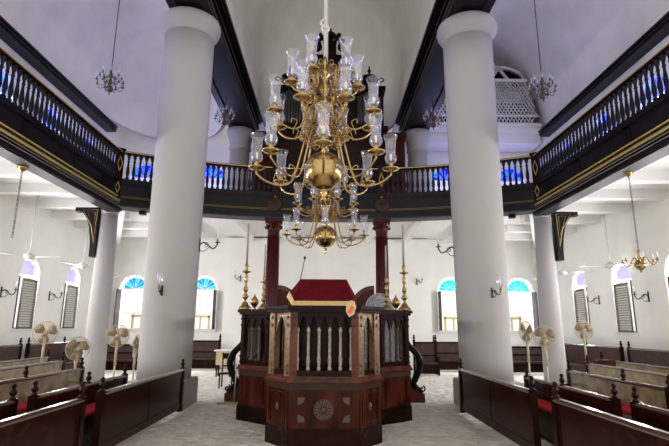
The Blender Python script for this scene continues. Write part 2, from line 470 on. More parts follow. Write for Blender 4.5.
# ------------------------------------------------------------------ columns
def nave_col(x, lab):
    t = thing('nave_column', (x, 12.9, 0), lab, 'column', 'big white nave columns')
    b = M(); b.lathe([(.665, .66), (.665, 1.2), (.685, 4), (.695, 7), (.705, 9.2), (.71, 10.28)], 48); b.build('shaft', col_pl, t)
    b = M(); b.lathe([(.71, 10.28), (.74, 10.38), (.80, 10.47), (.86, 10.56), (.88, 10.65), (.88, 10.74), (.86, 10.80), (.84, 10.83)], 48); b.build('capital', col_pl, t)
    b = M(); b.box(-.70, .70, -.70, .70, -.03, .62); b.box(-.68, .68, -.68, .68, .62, .66); b.build('plinth', col_pl, t)
nave_col(-4.17, 'huge round white column left of the reading platform, standing on a square plinth')
nave_col(4.12, 'huge round white column right of the reading platform, standing on a square plinth')
for x, nm in ((-4.1, 'left'), (4.1, 'right')):
    t = thing('upper_column', (x, 21.0, 7.0), 'short white column at the %s of the organ, rising from the rear gallery to the black beam end' % nm, 'column', 'white columns beside the organ')
    b = M(); b.lathe([(.45, 0), (.5, .1), (.45, .2), (.44, 2.85)], 28); b.build('shaft', col_pl, t)
    b = M(); b.lathe([(.44, 2.85), (.50, 2.9), (.50, 2.98), (.46, 3.05), (.5, 3.3), (.6, 3.55), (.64, 3.82)], 28); b.build('capital', col_pl, t)
for x, nm in ((-7.64, 'left'), (7.55, 'right')):
    t = thing('gallery_column', (x, 16.45, 0), 'slender round white column carrying the %s corner of the gallery' % nm, 'column', 'white columns under the gallery corners')
    b = M(); b.lathe([(.36, .05), (.36, .9), (.33, 3), (.275, 5.75)], 28); b.build('shaft', col_pl, t)
    b = M(); b.lathe([(.275, 5.75), (.29, 5.82), (.30, 5.9), (.31, 5.90)], 28); b.build('capital', col_pl, t)
    b = M(); b.box(-.47, .47, -.47, .47, -.03, .1); b.build('plinth', col_pl, t)
for x, nm in ((-2.08, 'left'), (2.04, 'right')):
    t = thing('red_column', (x, arc(2.05)+.12, 0), 'oxblood red fluted column under the rear gallery, %s of the velvet covered desk' % nm, 'column', 'red columns under the organ gallery')
    b = M(); n = 16
    b.lathe([(.25, .12), (.245, 2), (.215, 5.3)], 24)
    for k in range(n):
        a = 2*pi*k/n; b.tube([(.243*cos(a), .243*sin(a), .2), (.238*cos(a), .238*sin(a), 2), (.21*cos(a), .21*sin(a), 5.28)], .022, 5)
    b.build('shaft', redcol_m, t)
    b = M(); b.lathe([(.21, 5.3), (.25, 5.33), (.22, 5.38), (.24, 5.6), (.32, 5.8), (.34, 5.86)], 20)
    for k in range(8):
        a = 2*pi*k/8; b.sphere(.07, (.28*cos(a), .28*sin(a), 5.66), 8, 6)
    b.box(-.31, .31, -.31, .31, 5.86, 5.97)
    b.build('capital', mahog, t)
    b = M(); b.box(-.34, .34, -.34, .34, -.03, .08); b.lathe([(.32, .08), (.32, .12), (.26, .16)], 20); b.build('base', mahog_d, t)

# ------------------------------------------------------------------ galleries
def baluster_mesh(h=.93):
    b = M()
    b.lathe([(.048, 0), (.06, .02), (.06, .07), (.036, .10), (.048, .16), (.064, .26), (.057, .36), (.04, .50), (.033, .62), (.05, .66), (.033, .70), (.04, .76), (.062, .84), (.08, .90), (.08, h)], 10)
    return b
def sweep(b, prof, path, X=None):
    """prof: (d, z) closed polygon; path: list of (x, y, nx, ny)"""
    n = len(prof); v = []; f = []
    for (x, y, nx, ny) in path:
        for d, z in prof: v.append((x+nx*d, y+ny*d, z))
    for i in range(len(path)-1):
        for k in range(n):
            k2 = (k+1) % n; f.append((i*n+k, i*n+k2, (i+1)*n+k2, (i+1)*n+k))
    f.append(tuple(range(n-1, -1, -1))); f.append(tuple((len(path)-1)*n+k for k in range(n)))
    b.add(v, f, False, X)
def rect(d0, d1, z0, z1): return [(d0, z0), (d1, z0), (d1, z1), (d0, z1)]
ARCP = []
for i in range(37):
    x = -7.25+14.5*i/36; a = math.asin(x/GR); ARCP.append((x, arc(x), -sin(a), -cos(a)))
def gallery(path, origin, label, bal_pts, lines=True):
    """d>0 faces the hall"""
    t = thing('gallery_balcony', origin, label, 'balcony', 'dark balustraded galleries')
    X = T(-origin[0], -origin[1], -origin[2])
    def part(nm, mt, profs, par=t):
        b = M()
        for p in profs: sweep(b, p, path, X)
        return b.build(nm, mt, par)
    part('handrail', mahog_d, [[(-.09, 7.93), (.10, 7.93), (.12, 7.98), (.08, 8.03), (-.07, 8.03), (-.1, 7.98)]])
    part('handrail_gilding', gold_flat, [rect(.115, .128, 7.965, 7.995)])
    part('bottom_rail', ebony, [rect(-.09, .09, 6.94, 7.0), rect(-.04, .04, 7.0, 7.02)])
    if lines:
        part('girder', ebony, [rect(-.2, -.02, 5.84, 6.94)])
        part('frieze_panel', ebony_g, [rect(-.02, .03, 6.44, 6.94)])
        part('moulding', ebony, [rect(0, .09, 6.86, 6.94), rect(.02, .06, 6.80, 6.86), rect(0, .08, 6.38, 6.45), rect(0, .13, 6.22, 6.30), rect(0, .18, 6.05, 6.13), rect(-.02, .22, 5.93, 6.0), rect(-.02, .25, 5.83, 5.91)])
        for (d0, d1, z0, z1, m_) in ((.07, .12, 6.34, 6.38, gold), (.12, .14, 6.235, 6.25, highlight_line), (.13, .20, 6.145, 6.19, gold), (.17, .195, 6.07, 6.085, highlight_line), (.21, .235, 5.965, 5.98, highlight_line)):
            part('gilt_line' if m_ is gold else 'highlight_line', m_, [rect(d0, d1, z0, z1)])
        part('soffit', soffit_m, [rect(-.22, .2, 5.80, 5.84)])
    else:
        part('girder', ebony, [rect(-.5, -.02, 6.10, 6.94)])
        part('frieze_panel', ebony_g, [rect(-.02, .03, 6.44, 6.94)])
        part('moulding', ebony, [rect(0, .09, 6.86, 6.94), rect(.02, .06, 6.80, 6.86), rect(0, .08, 6.38, 6.45), rect(0, .14, 6.24, 6.30), rect(0, .20, 6.13, 6.22), rect(-.02, .25, 6.03, 6.12)])
        part('gilt_line', dull_gilt, [rect(.07, .09, 6.36, 6.375)])
        part('gilt_line', dull_gilt, [rect(.13, .155, 6.30, 6.315)])
        part('soffit', soffit_m, [rect(-.45, .2, 5.98, 6.06)])
    b0 = None
    for (x, y) in bal_pts:
        if b0 is None:
            b0 = baluster_mesh().build('baluster', ebony, t); b0.location = (x-origin[0], y-origin[1], 7.01-origin[2])
        else:
            c = b0.copy(); COL.objects.link(c); c.parent = t; c.location = (x-origin[0], y-origin[1], 7.01-origin[2])
    return t
def ins_post(t, o, x, y, rz, lozenge=True):
    X = T(x-o[0], y-o[1], -o[2]) @ RZ(rz)   # local -y faces the hall
    b = M(); b.box(-.13, .13, -.13, .13, 6.3, 8.06, X); b.box(-.16, .16, -.16, .16, 8.0, 8.09, X); b.box(-.15, .15, -.16, .12, 6.9, 7.0, X)
    b.build('newel_post', mahog_d, t)
    def loz(zc, h, w):
        b = M(); P = [(0, zc+h), (w, zc), (0, zc-h), (-w, zc)]
        for i in range(4):
            p, q = P[i], P[(i+1) % 4]; b.tube([(p[0], -.145, p[1]), (q[0], -.145, q[1])], .014, 4, X)
        b.build('gilt_lozenge', gold_flat, t)
    loz(7.52, .28, .08); loz(6.66, .2, .07)
oL = (-GX, 9.5, 6.0)
for sx, nm in ((-1, 'left'), (1, 'right')):
    o = (sx*GX, 9.5, 6.0)
    path = [(sx*GX, GY0, -sx, 0), (sx*GX, 16.25, -sx, 0)]
    if sx > 0: path = path[::-1]
    bal = [(sx*GX, 15.95-.2*i) for i in range(52)]
    t = gallery(path, o, 'dark %s side gallery with turned balusters and gilt lines, above the %s aisle' % (nm, nm), bal)
    ins_post(t, o, sx*GX, 16.2, -sx*radians(42))
    for y in (6.2, 8.6, 11.0, 13.4, 15.2):
        x0, x1 = sorted((-sx*.03, -sx*.06)); b = M(X=T(-o[0], -9.5, -6.0)); b.box(sx*GX+x0, sx*GX+x1, y-.12, y+.12, 6.44, 6.86)
        b.build('frieze_pilaster', ebony, t)
    # bracket
    b = M(); X = T(sx*7.88-o[0], 16.32-o[1], -6.0)
    pts = [(0, 5.95), (sx*.82, 5.95), (sx*.82, 5.80)]
    for k in range(1, 13):
        a = k/12*pi/2; pts.append((sx*(.82-.62*sin(a)**.8), 5.84-1.45*(1-cos(a))))
    pts += [(sx*.2, 4.24), (0, 4.24)]
    v = [(x, -.14, z) for x, z in pts]+[(x, .14, z) for x, z in pts]; n = len(pts)
    b.add(v, [tuple(range(n)), tuple(range(2*n-1, n-1, -1))]+[(i, (i+1) % n, n+(i+1) % n, n+i) for i in range(n)], False, X)
    br = b.build('bracket', ebony_g, t)
    b = M(); P = [(sx*.05, -.15, 5.86), (sx*.55, -.15, 5.86), (sx*.22, -.15, 5.3), (sx*.08, -.15, 4.7)]
    b.tube(P, .018, 4, X, True)
    P = [(sx*.12, -.15, 5.78), (sx*.38, -.15, 5.78), (sx*.14, -.15, 5.1)]
    b.tube(P, .012, 4, X, True)
    b.build('gilt_outline', goldcloth, br)
    b = M(); b.box(-.1, .1, -.1, .1, 5.85, 5.98, T(-sx*.75-.0, 7.35, -6.0)); b.build('pendant_block', ebony, t)
o = (0, 18.0, 6.0)
bal = []
n = 76
for i in range(n):
    x = GR*sin(-.458+.916*i/(n-1))
    if min(abs(x-2.05), abs(x+2.05)) < .17: continue
    bal.append((x, arc(x)))
t = gallery(ARCP, o, 'dark curved rear gallery with turned balusters, holding the organ above the red columns', bal, False)
for x in (-2.05, 2.05):
    ins_post(t, o, x, arc(x)-.02, -math.asin(x/GR)*-1*-1)
    b = M(); b.lathe([(.02, .08), (.10, .07), (.14, .04), (.2, .05), (.24, .03), (.26, 0)], 24, T(x, arc(x)-.16-18.0, .50) @ RX(pi/2) @ Matrix.Diagonal((1.15, 1.15, 1, 1))); b.build('carved_medallion', inlay_d, t)
for x in (-5.2, 5.2):
    b = M(); b.box(-.1, .1, -.06, -.02, .44, .86, T(x, arc(x)-18.0, 0)); b.build('frieze_pilaster', ebony, t)

# ------------------------------------------------------------------ organ
t = thing('pipe_organ', (0, 20.6, 7.0), 'dark carved organ case behind the big brass chandelier on the rear gallery', 'organ')
b = M()
b.box(-2.5, 2.5, -.6, .9, 0, 3.6); b.box(-2.62, 2.62, -.72, .95, 3.5, 3.7); b.box(-2.1, 2.1, -.5, .8, 3.6, 5.3); b.box(-2.45, -1.15, -.55, .8, 3.6, 5.5); b.box(1.15, 2.45, -.55, .8, 3.6, 5.5)
b.box(-2.55, -1.05, -.62, .85, 5.5, 5.68); b.box(1.05, 2.55, -.62, .85, 5.5, 5.68); b.box(-.62, .62, -.75, .7, 3.6, 6.9); b.box(-.7, .7, -.82, .75, 6.9, 7.1)
b.build('case', mahog_d, t)
for sx in (-1, 1):
    b = M(); b.box(sx*2.95-.42, sx*2.95+.42, -.5, .4, 0, 3.2); b.box(sx*2.95-.5, sx*2.95+.5, -.58, .45, 3.2, 3.45)
    for k in range(3):
        for j in range(5): b.sphere(.09, (sx*2.95-.25+.25*k, -.52, .5+.55*j), 8, 6)
    b.build('carved_side_panel', mahog, t)
for (xa, xb, za, zb, n) in ((-2.35, -1.25, 3.75, 5.4, 9), (1.25, 2.35, 3.75, 5.4, 9), (-.5, .5, 3.75, 6.7, 7)):
    b = M()
    for k in range(n):
        x = xa+(xb-xa)*(k+.5)/n; zt = zb-.35*abs((k+.5)/n-.5)*2
        b.lathe([(.01, za), ((xb-xa)/n*.42, za+.25), ((xb-xa)/n*.42, zt)], 10, T(x, -.68 if abs(x) > .6 else -.86, 0))
    b.build('pipe_rank', mat('dull_pipe_metal', (.10, .10, .10), .4, metal=.6) if 'dull_pipe_metal' not in bpy.data.materials else bpy.data.materials['dull_pipe_metal'], t)
b = M()  # crown on the tower
for sx in (-1, 1):
    b.tube(spline([(sx*.62, -.5, 7.1), (sx*.75, -.5, 7.4), (sx*.45, -.5, 7.6), (sx*.5, -.5, 7.95), (sx*.3, -.5, 8.2), (0, -.5, 8.35)]), .09, 8)
    b.tube(spline([(sx*.3, -.5, 7.1), (sx*.2, -.5, 7.6), (sx*.3, -.5, 8.1)]), .07, 8)
    for z, x in ((7.3, .82), (7.65, .62), (8.0, .6), (8.3, .42)): b.sphere(.11, (sx*x, -.5, z), 8, 6)
b.box(-.3, .3, -.55, -.45, 7.1, 8.0); b.sphere(.3, (0, -.5, 8.25), 12, 8, .6); b.sphere(.1, (0, -.5, 8.55), 8, 6)
b.build('crown', black_m, t)
for sx in (-1, 1):
    b = M(); X = T(sx*1.85, -.2, 5.68)
    b.lathe([(.2, 0), (.12, .08), (.08, .16), (.26, .26), (.42, .45), (.40, .6), (.2, .68), (.06, .74), (.05, .9), (.1, .96), (.04, 1.04), (.03, 1.2)], 16, X)
    for s2 in (-1, 1): b.tube(spline([(s2*.4, 0, .52), (s2*.58, 0, .62), (s2*.66, 0, .5), (s2*.5, 0, .40)]), .03, 6, X)
    b.build('urn', black_m, t)
    b = M(); b.tube(spline([(sx*.7, -.4, 6.9), (sx*1.0, -.4, 6.5), (sx*.95, -.4, 6.0), (sx*1.25, -.4, 5.7)]), [.22]*3+[.16]*10+[.1]*3 if False else .17, 8); b.build('scroll_wing', mahog_d, t)

# lattice loft
t = thing('lattice_loft', (7.85, 22.9, 11.55), 'white latticework loft balcony high in the right vault behind the small chandelier', 'balcony')
b = M(); b.box(-2.95, 2.95, -.1, 1.49, .12, .45); b.box(-2.98, 2.98, -.2, 0, .45, .62); b.box(-2.9, 2.9, -.15, -.02, 1.0, 1.08); b.box(-2.45, 2.45, -.16, -.02, 2.95, 3.1); b.box(-3.0, 3.0, .1, 1.4, -.35, .12)
b.build('loft_floor', whitewood, t)
b = M()
z0, z1 = 1.08, 2.95; st = .19
def clipx(z): return 2.88-.5*((z-1.08)/1.87)**1.5
for k in range(-30, 31):
    for d in (-1, 1):
        xa = k*st; xb = xa+d*(z1-z0)*.62
        pts = [(xa+(xb-xa)*q/12, z0+(z1-z0)*q/12) for q in range(13)]
        pts = [p for p in pts if abs(p[0]) < clipx(p[1])]
        if len(pts) > 1: b.tube([(p[0], -.07+.02*d, p[1]) for p in (pts[0], pts[-1])], .036, 4)
for k in range(-14, 15):
    for d in (-1, 1):
        xa = k*st; xb = xa+d*.38*.62
        if abs(xb) < 2.85: b.tube([(xa, -.07, .62), (xb, -.07, 1.0)], .03, 4)
b.build('lattice', whitewood, t)
b = M(); b.box(-2.85, 2.85, .95, 1.05, .45, 2.3); b.build('loft_shade_panel', ebony_g, t)  # dark sheet added for the shade seen through the lattice
t = thing('dormer_gable', (9.0, 23.2, 14.62), 'white triangular dormer frame with a dark opening above the lattice loft', 'dormer')
b = M()
for sx in (-1, 1): b.tube([(sx*.62, 0, 0), (0, 0, .9)], .10, 4)
b.box(-.7, .7, -.08, .08, -.1, .04)
b.build('frame', whitewood, t)
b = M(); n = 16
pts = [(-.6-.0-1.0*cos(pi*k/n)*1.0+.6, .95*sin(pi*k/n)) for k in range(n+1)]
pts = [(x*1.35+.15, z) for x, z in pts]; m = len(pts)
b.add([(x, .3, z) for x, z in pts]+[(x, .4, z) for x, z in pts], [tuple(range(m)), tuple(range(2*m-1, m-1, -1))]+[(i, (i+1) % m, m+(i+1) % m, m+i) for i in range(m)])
b.build('recess_shade_panel', black_m, t)  # flat black sheet stands for the shade inside the opening
b = M(); b.tube([(x, .1, z+.03) for x, z in pts], .09, 5); b.build('arched_surround', vault_pl, t)

# ------------------------------------------------------------------ big chandeliers
def shade_mesh(s=1.):
    return M(X=Matrix.Diagonal((1, 1, 1.2, 1))).lathe([(.03*s, 0), (.07*s, .015*s), (.098*s, .06*s), (.095*s, .105*s), (.07*s, .145*s), (.078*s, .17*s), (.082*s, .26*s), (.09*s, .34*s), (.122*s, .41*s)], 16, cap=False)
def dish_mesh(s=1.):
    return M().lathe([(.012*s, -.06*s), (.03*s, -.03*s), (.06*s, -.012*s), (.125*s, 0), (.145*s, .02*s), (.13*s, .022*s), (.05*s, .01*s), (.03*s, .03*s), (.028*s, .07*s), (.04*s, .09*s), (.03*s, .11*s), (.028*s, .15*s)], 16)
def arm_mesh(R, zd, zh, drop, r=.017):
    P = [(.05, 0, zh), (.16, 0, zh+.06), (.30, 0, zh-.02), (.40*R+.05, 0, zd-drop*.55), (.62*R, 0, zd-drop), (.84*R, 0, zd-drop*.8), (R*.985, 0, zd-drop*.35), (R, 0, zd-.05)]
    b = M(); b.tube(spline(P, 4), r, 6)
    b.tube(spiral(.34, zh-.02, .015, .09, 0, -1.3), .010, 5)
    b.tube(spline([(.62*R, 0, zd-drop), (.56*R, 0, zd-drop+.14), (.66*R, 0, zd-drop+.18), (.67*R, 0, zd-drop+.1)], 4), .009, 5)
    b.sphere(.024, (.62*R, 0, zd-drop), 8, 6)
    return b
def big_chandelier(y, label, src=None):
    if src: return dup(src, (-.08, y, 4.53), 0, label)
    t = thing('brass_chandelier', (-.08, y, 4.53), label, 'chandelier', 'many-armed brass chandeliers over the nave')
    b = M(); b.sphere(.32, (0, 0, -.05), 32, 20); b.build('ball', brass, t)
    b = M(); b.lathe([(.01, -.56), (.025, -.54), (.035, -.51), (.02, -.47), (.05, -.43), (.055, -.40), (.03, -.37), (.07, -.34)], 14); b.build('bottom_finial', brass, t)
    b = M(); b.lathe([(.09, .25), (.05, .30), (.045, .36), (.13, .40), (.14, .46), (.06, .50), (.045, .62), (.09, .70), (.12, .80), (.10, .88), (.05, .94), (.04, 1.05), (.12, 1.10), (.13, 1.16), (.05, 1.22), (.07, 1.34), (.10, 1.42), (.06, 1.5), (.04, 1.6), (.10, 1.64), (.10, 1.70), (.04, 1.76), (.05, 1.88), (.03, 2.0)], 20); b.build('stem', brass, t)
    b = M(); b.tube([(0, 0, 2.0), (0, 0, 13.6)], .028, 8); b.build('hanging_rod', rodw, t)
    b = M(); b.torus(.06, .02, 14, 6, T(0, 0, 2.55) @ RX(pi/2)); b.tube(spline([(-.02, 0, 2.75), (-.08, 0, 2.65), (.06, 0, 2.55), (-.05, 0, 2.45)]), .022, 6); b.build('knot', rodw, t)
    sh0 = ds0 = cd0 = None
    tiers = ((8, 1.10, -.02, .56, .28, 0.), (8, .86, .83, 1.10, .24, 22.5), (6, .56, 1.46, 1.64, .16, 8.))
    sc0 = {}
    for ti, (n, R, zd, zh, drop, off) in enumerate(tiers):
        a0 = None
        for k in range(n):
            a = radians(off+360*k/n); X = RZ(a)
            if a0 is None:
                am = arm_mesh(R, zd, zh, drop).build('arm', brass, t); a0 = am
            else:
                am = a0.copy(); COL.objects.link(am); am.parent = t
            am.rotation_euler = (0, 0, a)
            p = (R*cos(a), R*sin(a), zd)
            for nm in ('drip_pan', 'glass_shade', 'candle'):
                if nm not in sc0:
                    if nm == 'drip_pan': o = dish_mesh().build(nm, brass, t)
                    elif nm == 'glass_shade': o = shade_mesh().build(nm, clear, t)
                    else: o = M().cyl(.018, 0, .12, 8).build(nm, wax, t)
                    sc0[nm] = o
                else:
                    o = sc0[nm].copy(); COL.objects.link(o); o.parent = t
                o.location = (p[0], p[1], p[2]+{'drip_pan': 0, 'glass_shade': .10, 'candle': .15}[nm])
    # small brass scrolls clustered round the stem
    for zc, n, r in ((.48, 8, .26), (.62, 6, .34), (.80, 8, .24), (1.0, 6, .18), (1.26, 8, .22), (1.5, 6, .2), (1.78, 6, .16)):
        b = M(); b.torus(.06, .02, 14, 5, T(0, 0, zc-.06))
        for k in range(n):
            a = 2*pi*k/n+zc*3; X = RZ(a)
            b.tube(spiral(r, zc, .015, .105, 0, 1.35, 11), .013, 4, X)
            b.tube(spline([(.05, 0, zc-.06), (.14, 0, zc-.09), (r-.02, 0, zc-.105)], 3), .013, 4, X)
            b.sphere(.03, (r, 0, zc), 6, 5, 1, X)
        b.build('scroll_ornament', dbrass, t)
    return t
ch = big_chandelier(7.5, 'large nearer brass chandelier with three tiers of glass hurricane shades')
big_chandelier(13.4, 'farther brass chandelier hanging lower in view, directly above the velvet desk', ch)

# small chandeliers
def small_chandelier(loc, rodlen, label, group, src=None, rodmat=None):
    t = thing('small_chandelier', loc, label, 'chandelier', group)
    b = M(); b.sphere(.13, (0, 0, -.32), 16, 10); b.lathe([(.01, -.56), (.03, -.52), (.02, -.46), (.03, -.45)], 8); b.lathe([(.05, -.2), (.03, -.1), (.06, 0), (.03, .1), (.05, .2), (.07, .25), (.03, .32), (.02, .5)], 10); b.build('stem', ironbrass, t)
    b = M(); b.tube([(0, 0, .5), (0, 0, rodlen)], .016, 5)
    b.sphere(.05, (0, 0, rodlen-.03), 8, 6); b.build('hanging_rod', rodmat or iron, t)
    arm = M()
    arm.tube(spline([(.03, 0, -.1), (.14, 0, -.05), (.22, 0, -.25), (.38, 0, -.28), (.46, 0, -.12)], 4), .012, 5)
    arm.lathe([(.01, -.14), (.055, -.11), (.06, -.10), (.02, -.09), (.02, 0)], 8, T(.46, 0, 0))
    arm2 = M(); arm2.tube(spline([(.03, 0, .12), (.12, 0, .16), (.18, 0, .02), (.30, 0, .0), (.36, 0, .14)], 4), .011, 5)
    arm2.lathe([(.01, .12), (.05, .15), (.02, .16), (.02, .24)], 8, T(.36, 0, 0))
    a0 = arm.build('arm', ironbrass, t); a1 = arm2.build('arm', ironbrass, t)
    c0 = M().cyl(.014, 0, .10, 6).build('candle', wax, t)
    s0 = shade_mesh(.42).build('glass_shade', clear, t)
    first = True
    for k in range(8):
        a = 2*pi*k/8
        for (base, R, z, off) in ((a0, .46, 0., 0), (a1, .36, .24, pi/8)):
            if k: m = base.copy(); COL.objects.link(m); m.parent = t
            else: m = base
            m.rotation_euler = (0, 0, a+off)
            for src_, nm in ((c0, 0), (s0, 1)):
                if first and k == 0 and base is a0: m = src_
                else: m = src_.copy(); COL.objects.link(m); m.parent = t
                m.location = (R*cos(a+off), R*sin(a+off), z)
    return t
s1 = small_chandelier((-7.92, 16, 10.62), 6.7, 'small chandelier on a long thin rod in the left vault', 'small chandeliers')
dup(s1, (7.78, 16, 10.55), 0, 'small chandelier on a long thin rod before the white lattice loft').location = (7.78, 16, 10.55)
s2 = small_chandelier((-4.1, 17.6, 10.0), 1.02, 'small chandelier hung below the left black beam', 'small chandeliers')
s2.scale = (.8, .8, .8)
dup(s2, (4.1, 17.6, 10.0), 0, 'small chandelier hung below the right black beam')

def chain(b, x, y, z0, z1, step=.07, r=.008):
    n = int((z1-z0)/step)
    for k in range(n):
        z = z0+(k+.5)*(z1-z0)/n
        X = T(x, y, z) @ RZ((k % 2)*pi/2) @ RX(pi/2) @ Matrix.Diagonal((.55, 1, 1, 1))
        b.torus(.045, r, 8, 4, X)
# aisle chandelier on chain
t = thing('aisle_chandelier', (7.55, 11.45, 3.46), 'small brass chandelier with candle arms on a chain under the right gallery', 'chandelier')
b = M(); b.lathe([(.01, -.2), (.03, -.17), (.02, -.14), (.05, -.12), (.13, -.06), (.17, .02), (.13, .09), (.05, .12), (.03, .2), (.06, .28), (.03, .34), (.05, .42), (.02, .5)], 18); b.build('stem', brass, t)
b = M(); chain(b, 0, 0, .5, 2.86); b.build('chain', iron, t)
b = M(); b.lathe([(.02, 2.80), (.06, 2.82), (.13, 2.92), (.13, 2.95)], 14); b.build('ceiling_rose', brass, t)
for k in range(6):
    X = RZ(2*pi*k/6+.15)
    b = M(); b.tube(spline([(.05, 0, .12), (.16, 0, .26), (.26, 0, .1), (.36, 0, .0), (.47, 0, .14)], 5), .014, 5, X); b.lathe([(.02, .12), (.07, .16), (.02, .17), (.02, .22)], 10, X @ T(.47, 0, 0)); b.build('arm', brass, t)
    b = M(); b.cyl(.018, .22, .38, 8, X @ T(.47, 0, 0)); b.build('candle', wax, t)
t.scale = (.8, .8, .8)
t = thing('hanging_chain', (-7.55, 11.4, 4.02), 'bare iron chain dangling from the edge of the left gallery', 'chain')
b = M(); chain(b, 0, 0, 0, 1.70); b.build('chain', iron, t)
b = M(); b.lathe([(.02, 1.66), (.06, 1.67), (.12, 1.75), (.12, 1.79)], 14); b.build('ceiling_rose', brass, t)

# ------------------------------------------------------------------ ceiling fans
def ceiling_fan(loc, rot, label):
    t = thing('ceiling_fan', loc, label, 'ceiling fan', 'white ceiling fans under the galleries')
    h = 6.42-loc[2]
    b = M(); b.lathe([(.02, -.12), (.06, -.11), (.15, -.06), (.2, 0), (.15, .06), (.06, .1), (.03, .16)], 20); b.build('motor_housing', fanwhite, t)
    b = M(); b.cyl(.013, .1, h, 8); b.build('downrod', fanwhite, t)
    b = M(); b.lathe([(.03, h-.12), (.09, h-.05), (.10, h)], 14); b.build('ceiling_cup', fanwhite, t)
    for k in range(3):
        X = RZ(rot+2*pi*k/3)
        b = M(); b.prism([(.14, -.03), (.3, -.05), (1.05, -.085), (1.08, 0), (1.05, .085), (.3, .05), (.14, .03)], -.02, -.008, X); b.build('blade', fanwhite, t)
    return t
ceiling_fan((-10.0, 16.1, 4.22), 0.05, 'white ceiling fan on a long rod nearest on the left, before the first left window')
ceiling_fan((-9.6, 18.9, 4.26), .3, 'white ceiling fan on the left, in front of the second louvred window')
ceiling_fan((-10.3, 23.2, 4.25), .5, 'white ceiling fan farthest on the left, half hidden by the gallery column')
ceiling_fan((10.35, 17.4, 4.22), 3.0, 'white ceiling fan on a long rod nearest on the right, beside the brass aisle chandelier')
ceiling_fan((9.75, 19.8, 4.22), 3.3, 'white ceiling fan on the right, over the louvred window farther back')
ceiling_fan((10.1, 23.4, 4.3), .9, 'white ceiling fan farthest on the right, before the rear wall window')

# ------------------------------------------------------------------ sconces
def sconce(loc, rz, label, group, glass=True, s=1., tall=.2):
    """mounted at local origin, arm along +x"""
    t = thing('candle_sconce', loc, label, 'sconce', group, rz)
    b = M(); b.box(-.0, .02, -.03, .03, -.16*s, .16*s)
    b.tube(spline([(0, 0, 0), (.10*s, 0, .07*s), (.2*s, 0, 0), (.33*s, 0, -.08*s), (.42*s, 0, .02*s), (.42*s, 0, .06*s)], 5), .013*s+.003, 5)
    b.tube(spiral(.16*s, 0, .01, .07*s, 0, 1.4), .009, 4); b.tube(spline([(0, 0, -.12*s), (.12*s, 0, -.14*s), (.24*s, 0, -.04*s)], 4), .010, 4)
    b.build('scroll_bracket', iron, t)
    b = M(); b.lathe([(.01, .05*s), (.075*s, .07*s), (.02, .08*s), (.02, .14*s)], 10, T(.42*s, 0, 0)); b.build('candle_cup', iron if not glass else dbrass, t)
    b = M(); b.cyl(.014, .14*s, .14*s+tall, 8, T(.42*s, 0, 0)); b.build('candle', wax, t)
    if glass: b = M(); b.lathe([(.04, .12), (.07, .15), (.075, .24), (.07, .34), (.09, .42)], 14, T(.42*s, 0, 0), cap=False); b.build('glass_shade', clear, t)
    return t
g = 'iron candle sconces on the side walls'
sconce((-11, 16.45, 3.05), 0, 'iron scroll sconce at the left picture edge, before the first left window', g, False, 1.15)
sconce((-11, 19.3, 3.1), 0, 'iron scroll sconce between the two louvred left windows', g, False, 1.15)
sconce((11, 16.45, 3.05), pi, 'iron scroll sconce right of the nearer louvred window on the right wall', g, False, 1.15)
sconce((11, 19.5, 3.1), pi, 'iron scroll sconce between the two louvred windows of the right wall', g, False, 1.15)
g = 'glass shaded sconces on the nave columns'
sconce((-4.17, 12.235, 2.85), -pi/2+.1, 'glass shaded candle sconce on the front of the left nave column', g, True, .8)
sconce((4.17, 12.235, 2.85), -pi/2+.35, 'glass shaded candle sconce on the front of the right nave column', g, True, .8)
g = 'iron scroll brackets on the nave columns'
sconce((-3.49, 12.9, 4.12), 0, 'iron scroll bracket with candle projecting rightwards from the left nave column', g, False, 1.15, .3)
sconce((3.49, 12.9, 4.05), pi, 'iron scroll bracket with candle projecting leftwards from the right nave column', g, False, 1.15, .3)
g = 'small sconces on the rear wall'
sconce((-4.35, YB-.35, 4.3), -pi/2-.5, 'small sconce on the rear wall left of the left tall candlestick', g, False, 1.0)
sconce((4.45, YB-.35, 4.2), -pi/2+.5, 'small sconce on the rear wall right of the right tall candlestick', g, False, 1.0)

# ------------------------------------------------------------------ reading platform (tebah)
CX = -.05
t = thing('reading_platform', (CX, 11.6, 0), 'carved mahogany reading platform with gothic balustrade in the middle of the sandy floor', 'platform')
OX, OY = CX, 11.6
HALF = [(.60, 8.62), (1.02, 9.15), (1.02, 10.62), (1.22, 10.62), (1.90, 11.15), (1.90, 14.2), (1.2, 15.0)]
outl = [(CX+x, y) for x, y in HALF]+[(CX-x, y) for x, y in HALF[::-1]]   # ccw from front right
def offset(poly, d):
    n = len(poly); out = []
    for i in range(n):
        p0, p1, p2 = Vector(poly[i-1]), Vector(poly[i]), Vector(poly[(i+1) % n])
        e1 = (p1-p0).normalized(); e2 = (p2-p1).normalized()
        n1 = Vector((e1.y, -e1.x)); n2 = Vector((e2.y, -e2.x))
        m = (n1+n2); m /= max(.35, (1+n1.dot(n2)))
        out.append((p1.x+m.x*d-OX, p1.y+m.y*d-OY))
    return out
b = M(); b.prism(offset(outl, .0), .28, 1.0); b.build('panelled_body', mahog, t)
b = M(); b.prism(offset(outl, .025), -.03, .28); b.prism(offset(outl, .015), .28, .31); b.build('plinth', mahog_d, t)
b = M(); b.prism(offset(outl, .02), .93, 1.05); b.build('fluted_frieze', inlay_d, t)
b = M(); b.prism(offset(outl, .06), 1.05, 1.10); b.prism(offset(outl, .03), 1.10, 1.15); b.build('ledge_moulding', mahog_l, t)
